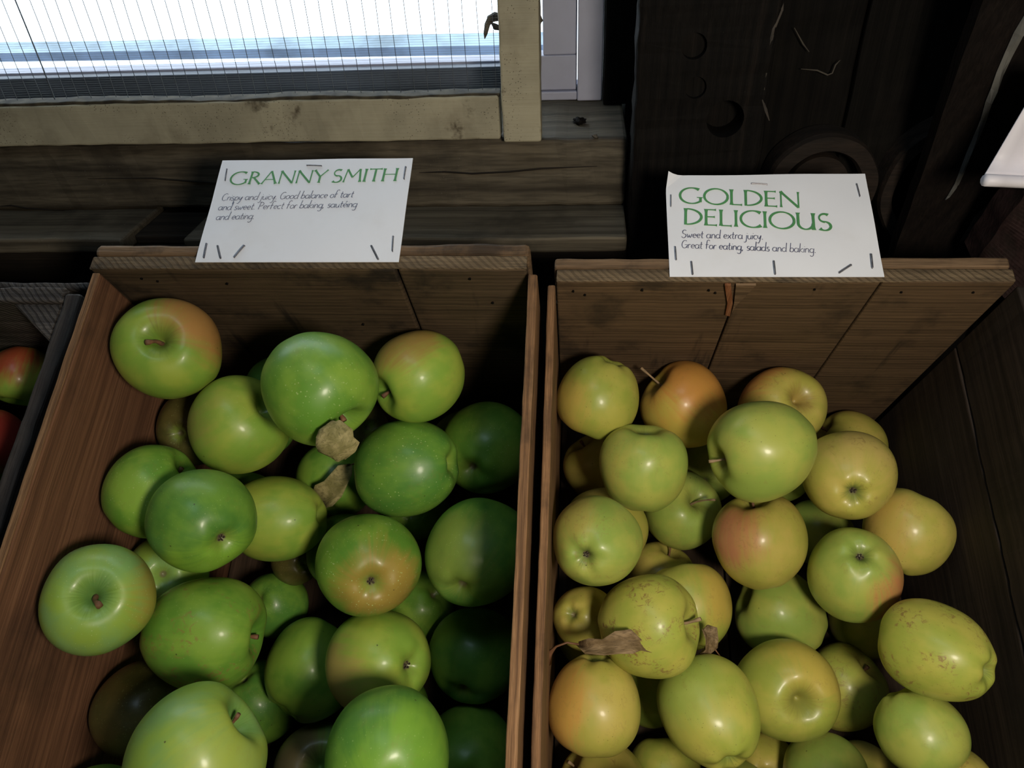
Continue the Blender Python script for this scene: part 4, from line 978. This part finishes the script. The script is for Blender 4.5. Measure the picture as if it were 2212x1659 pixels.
def arc(cx_, cy_, rx, ry, a0, a1, w0, w1, fe=0, fs=0, tilt=0):
    n = 26; P_ = []; W_ = []
    for i in range(n+1):
        t = i/n; a = math.radians(a0+(a1-a0)*t); P_.append((cx_+rx*math.cos(a), cy_+ry*math.sin(a)))
        k = abs(math.cos(a+tilt)); w = w1+(w0-w1)*k
        w *= 1+fe*max(0, 1-(1-t)/.12)+fs*max(0, 1-t/.12); W_.append(w)
    return P_, W_
T_, S_ = .125, .075
TG = {
 'G': (1.02, [arc(.52, .5, .50, .50, 52, 318, T_, S_, 0, .8), lin(.90, .40, .90, .10, T_, 1, 0), lin(.74, .40, 1.0, .40, .05, 0, 0)]),
 'O': (1.08, [arc(.54, .5, .50, .50, 0, 360, T_, S_, tilt=.3)]),
 'C': (.90, [arc(.54, .5, .50, .50, 50, 312, T_, S_, .9, .9)]),
 'L': (.60, [lin(.12, 1, .12, .02, T_), lin(.12, .035, .56, .035, .07, 0, 1.6)]),
 'D': (.86, [lin(.12, 1, .12, 0, T_, 1, 0), arc(.16, .5, .62, .47, 90, -90, T_, S_), ]),
 'E': (.62, [lin(.12, 1, .12, 0, T_), lin(.12, .965, .53, .965, .07, 0, 1.6), lin(.12, .53, .48, .53, .07, 0, 1.6), lin(.12, .035, .57, .035, .07, 0, 1.6)]),
 'N': (.96, [lin(.12, 1, .12, 0, S_), lin(.10, .99, .84, .02, T_, .6, 0), lin(.84, 1, .84, 0, S_, 1, 0)]),
 'I': (.30, [lin(.14, 1, .14, 0, T_)]),
 'U': (.88, [lin(.12, 1, .12, .38, T_, 1, 0), arc(.42, .38, .30, .36, 180, 360, T_, S_), lin(.74, 1, .74, 0, T_, 1, 1)]),
 'S': (.62, [arc(.32, .74, .22, .24, 50, 270, S_, T_, 0, .9), arc(.30, .26, .25, .26, 90, -140, T_, S_, .9, 0)]),
 'R': (.74, [lin(.12, 1, .12, 0, T_), arc(.14, .74, .36, .235, 90, -90, T_, S_), lin(.30, .50, .70, 0, T_, 0, .8)]),
 'A': (.90, [lin(.06, 0, .44, 1, S_, 1, .2), lin(.44, 1, .84, 0, T_, .2, 1), lin(.20, .34, .70, .34, .06, 0, 0)]),
 'Y': (.76, [lin(.02, 1, .38, .48, T_, 1, 0), lin(.74, 1, .38, .48, S_, 1, 0), lin(.38, .50, .38, 0, T_, 0, 1)]),
 'M': (1.06, [lin(.08, 0, .18, 1, S_, 1, .3), lin(.18, 1, .52, .36, T_, .4, 0), lin(.52, .36, .86, 1, S_, 0, .4), lin(.86, 1, .97, 0, T_, .3, 1)]),
 'T': (.72, [lin(.36, 1, .36, 0, T_, 0, 1), lin(.02, .965, .70, .965, .07, 1.6, 1.6)]),
 'H': (.90, [lin(.12, 1, .12, 0, T_), lin(.78, 1, .78, 0, T_), lin(.12, .53, .78, .53, .06, 0, 0)]),
 ' ': (.26, []),
}
def E_(cx_, cy_, rx, ry, a0, a1, n=12): return [(cx_+rx*math.cos(math.radians(a0+(a1-a0)*i/n)), cy_+ry*math.sin(math.radians(a0+(a1-a0)*i/n))) for i in range(n+1)]
BODY = {
 'a': (.50, [E_(.22, .22, .20, .21, 60, 400), [(.42, .44), (.41, .15), (.48, .0)]]),
 'b': (.46, [[(.08, .95), (.06, .02)], E_(.23, .22, .19, .21, 170, -170)]),
 'c': (.38, [E_(.22, .22, .19, .21, 50, 310)]),
 'd': (.50, [E_(.22, .22, .20, .21, 60, 400), [(.43, .95), (.41, .12), (.48, 0)]]),
 'e': (.42, [[(.05, .22), (.38, .26)] + E_(.22, .23, .17, .20, 20, 310)]),
 'f': (.38, [E_(.27, .78, .14, .17, 30, 180) + [(.12, .0)], [(.0, .44), (.30, .46)]]),
 'g': (.48, [E_(.22, .22, .20, .21, 60, 400), [(.42, .44), (.41, -.15)] + E_(.24, -.2, .17, .18, 0, -150)]),
 'i': (.16, [[(.08, .42), (.07, .0)], [(.10, .60), (.12, .63)]]),
 'j': (.18, [[(.12, .42), (.10, -.15)] + E_(-.04, -.18, .14, .16, 0, -130), [(.13, .60), (.15, .63)]]),
 'k': (.42, [[(.08, .95), (.06, .0)], [(.36, .44), (.08, .20), (.40, .0)]]),
 'l': (.16, [[(.08, .95), (.07, .0)]]),
 'n': (.46, [[(.07, .42), (.06, 0)], [(.06, .22)] + E_(.22, .24, .15, .19, 150, 10) + [(.38, .08), (.44, 0)]]),
 'o': (.44, [E_(.22, .22, .19, .21, 90, 450)]),
 'p': (.46, [[(.08, .42), (.04, -.45)], E_(.24, .22, .18, .21, 170, -170)]),
 'r': (.32, [[(.07, .42), (.06, 0)], [(.06, .22)] + E_(.20, .24, .13, .18, 150, 50)]),
 's': (.34, [E_(.19, .33, .12, .11, 50, 260) + E_(.17, .11, .13, .12, 80, -150)]),
 't': (.32, [[(.14, .72), (.12, .10), (.16, .01), (.27, .03)], [(.02, .45), (.27, .47)]]),
 'u': (.46, [[(.06, .42)] + E_(.21, .17, .15, .17, 180, 340) + [(.38, .42), (.37, .1), (.44, 0)]]),
 'w': (.60, [[(.04, .42), (.11, .10), (.16, .02), (.22, .10), (.28, .34), (.34, .10), (.39, .02), (.45, .10), (.54, .42)]]),
 'x': (.42, [[(.04, .42), (.38, 0)], [(.38, .44), (.03, .0)]]),
 'y': (.44, [[(.04, .42), (.08, .12), (.20, .04), (.36, .42)], [(.37, .42), (.28, -.2), (.16, -.42), (.02, -.36)]]),
 'C': (.58, [E_(.32, .42, .29, .42, 55, 310)]),
 'G': (.64, [E_(.32, .42, .29, .42, 55, 330), [(.34, .36), (.60, .38), (.56, .05)]]),
 'P': (.52, [[(.10, .85), (.08, 0)], E_(.12, .62, .34, .24, 110, -90)]),
 'S': (.52, [E_(.28, .63, .20, .21, 40, 260) + E_(.24, .21, .22, .22, 80, -160)]),
 '.': (.20, [[(.04, .03), (.13, .03)]]), ',': (.22, [[(.10, .06), (.04, -.12)]]), ' ': (.26, []),
}
def slant(p, k): return (p[0]+p[1]*k, p[1])
def text_mesh(name, lines, glyphs, z, parent, mat, slt, bw=None, ox=0, oy=0):
    bm = bmesh.new(); q = 0
    for (txt, x0, y0, x1, y1, h) in lines:
        acc = []
        X = 0
        for ch in txt:
            e = ch; acute = False
            if ch == 'é': e = 'e'; acute = True
            acc.append((e, X, acute)); X += glyphs[e][0]
        L_ = math.hypot(x1-x0, y1-y0); sx = L_/(X-.06); dx, dy = (x1-x0)/L_, (y1-y0)/L_
        for (e, X0, ac) in acc:
            st_ = list(glyphs[e][1])
            if ac: st_.append([(.20, .55), (.32, .72)])
            for s in st_:
                if isinstance(s, tuple): pts, ws = s; ws = [w*h for w in ws]
                else: pts = s; ws = [bw]*len(s)
                out = []
                for p in pts:
                    a = (X0+p[0])*sx + p[1]*h*slt; b = p[1]*h
                    out.append((x0+dx*a-dy*b-ox, y0+dy*a+dx*b-oy))
                q += 1; ribbon(bm, out, ws, z+.00001*(q % 7))
    me = D.meshes.new(name); bm.to_mesh(me); bm.free(); return link(name, me, mat, parent)
def card(label, u0, u1, v0, v1, h, curl=False):
    uc, vc = (u0+u1)/2, v0
    root = empty('sign_card', cw(uc, vc, h-.0022), (TILT, 0, 0)); tag(root, label, 'sign', 'white variety cards stapled to the crates')
    bm = bmesh.new(); nx, ny = 34, 22; th = .0007; F = []; B_ = []
    for j in range(ny+1):
        rf = []; rb = []
        for i in range(nx+1):
            x = u0-uc+(u1-u0)*i/nx; y = v0-vc+(v1-v0)*j/ny
            zz = .0004*math.sin(x*60)*math.sin(y*80)
            if curl:
                d = max(0, (-(x-(u0-uc))+(y-(v1-vc-.016)))/.016)
                if d > 0: zz += .007*d*d; x += .002*d; y -= .001*d
            rf.append(bm.verts.new((x, y, zz+th))); rb.append(bm.verts.new((x, y, zz)))
        F.append(rf); B_.append(rb)
    for j in range(ny):
        for i in range(nx):
            bm.faces.new((F[j][i], F[j][i+1], F[j+1][i+1], F[j+1][i])); bm.faces.new((B_[j][i], B_[j+1][i], B_[j+1][i+1], B_[j][i+1]))
        bm.faces.new((F[j][0], F[j+1][0], B_[j+1][0], B_[j][0])); bm.faces.new((F[j][nx], B_[j][nx], B_[j+1][nx], F[j+1][nx]))
    for i in range(nx):
        bm.faces.new((F[0][i], B_[0][i], B_[0][i+1], F[0][i+1])); bm.faces.new((F[ny][i], F[ny][i+1], B_[ny][i+1], B_[ny][i]))
    from_bm('card', bm, M['paper'], root)
    return root, uc, vc
ZT = .00135
def staples(root, uc, vc, h, lst):
    for (x0, y0, x1, y1) in lst:
        a = plane_uv(x0, y0, h-.003); b = plane_uv(x1, y1, h-.003)
        bm = bmesh.new(); pa = Vector((a[0]-uc, a[1]-vc, .0013)); pb = Vector((b[0]-uc, b[1]-vc, .0013))
        tube(bm, [pa-Vector((0, 0, .001)), pa+Vector((0, 0, .0002)), pa.lerp(pb, .5)+Vector((0, 0, .0003)), pb+Vector((0, 0, .0002)), pb-Vector((0, 0, .001))], .00085 if max(y0, y1) > 556 and abs(x0-x1) > 1 else .00055, 6)
        from_bm('staple', bm, M['staple'], root)
ca, uc, vc = card('white card printed GRANNY SMITH stapled to the middle crate', -.3187, -.1465, .3283, .4356, HL)
text_mesh('title_lettering', [('GRANNY SMITH', -.3070, .4080, -.1583, .4100, .0140)], TG, ZT, ca, M['ink_green'], .08, ox=uc, oy=vc)
text_mesh('handwritten_lettering', [('Crispy and juicy. Good balance of tart', -.3100, .3908, -.1938, .3931, .0088), ('and sweet. Perfect for baking, sautéing', -.3107, .3806, -.1893, .3829, .0088), ('and eating.', -.3104, .3704, -.2768, .3713, .0088)],
          BODY, ZT, ca, M['ink_dark'], .20, .00048, uc, vc)
staples(ca, uc, vc, HL, [(491, 366, 487, 391), (663, 358, 695, 359), (877, 361, 873, 387), (447, 527, 441, 557), (471, 532, 477, 558), (528, 531, 506, 557), (803, 532, 817, 560), (850, 511, 848, 543)])
cb, uc, vc = card('white card printed GOLDEN DELICIOUS stapled to the right crate', .0733, .2432, .3350, .4398, HR, True)
text_mesh('title_lettering', [('GOLDEN', .0843, .4095, .1848, .4032, .0168), ('DELICIOUS', .0861, .3868, .2075, .3796, .0172)], TG, ZT, cb, M['ink_green'], 0, ox=uc, oy=vc)
text_mesh('handwritten_lettering', [('Sweet and extra juicy.', .0843, .3733, .1512, .3711, .0094), ('Great for eating, salads and baking.', .0838, .3628, .1922, .3576, .0094)],
          BODY, ZT, cb, M['ink_dark'], .10, .00052, uc, vc)
staples(cb, uc, vc, HR, [(1449, 422, 1449, 446), (1623, 397, 1657, 399), (1850, 398, 1857, 425), (1458, 534, 1460, 562), (1493, 566, 1496, 593), (1671, 565, 1674, 593), (1812, 590, 1838, 573), (1881, 550, 1884, 579)])

# ------------------------------------------------------------------ light
def area(name, loc, target, sx, sy, power, col, shape='RECTANGLE'):
    l = D.lights.new(name, 'AREA'); l.shape = shape; l.size = sx; l.size_y = sy; l.energy = power; l.color = col
    o = D.objects.new(name, l); C.objects.link(o); o.location = loc
    o.rotation_euler = (Vector(target)-Vector(loc)).to_track_quat('-Z', 'Y').to_euler(); return o
key = cw(.20, -.10, -.06)
area('work_lamp', key, cw(.0, .15, .62), .13, .13, 4.4, (1, .88, .72), 'DISK')
area('skylight', Vector((-.25, .15, ZB(1.05))), cw(-.1, .15, .6), .8, .35, 2.6, (.62, .82, 1))
area('ambient_fill', Vector((-.6, -2.4, ZB(.2))), cw(0, .15, .6), 1.6, 1.8, 1.0, (.85, .92, 1))  # unseen fill light added for the room's ambient, no door there
w = D.worlds.new('overcast_daylight'); bpy.context.scene.world = w; w.use_nodes = True
bg = w.node_tree.nodes['Background']; bg.inputs[0].default_value = (.80, .91, 1, 1); bg.inputs[1].default_value = 3.0

# ------------------------------------------------------------------ camera
cam = D.cameras.new('camera'); co = D.objects.new('camera', cam); C.objects.link(co)
cam.sensor_width = 36; cam.lens = FPX/2212*36; cam.clip_start = .01; cam.clip_end = 50
m = Matrix((RC, -DC, -FC)).transposed().to_4x4(); m.translation = CAM; co.matrix_world = m
sc = bpy.context.scene; sc.camera = co
sc.view_settings.view_transform = 'Standard'; sc.view_settings.look = 'None'; sc.view_settings.gamma = 1
sc.view_settings.use_curve_mapping = False; sc.view_settings.exposure = 0.0
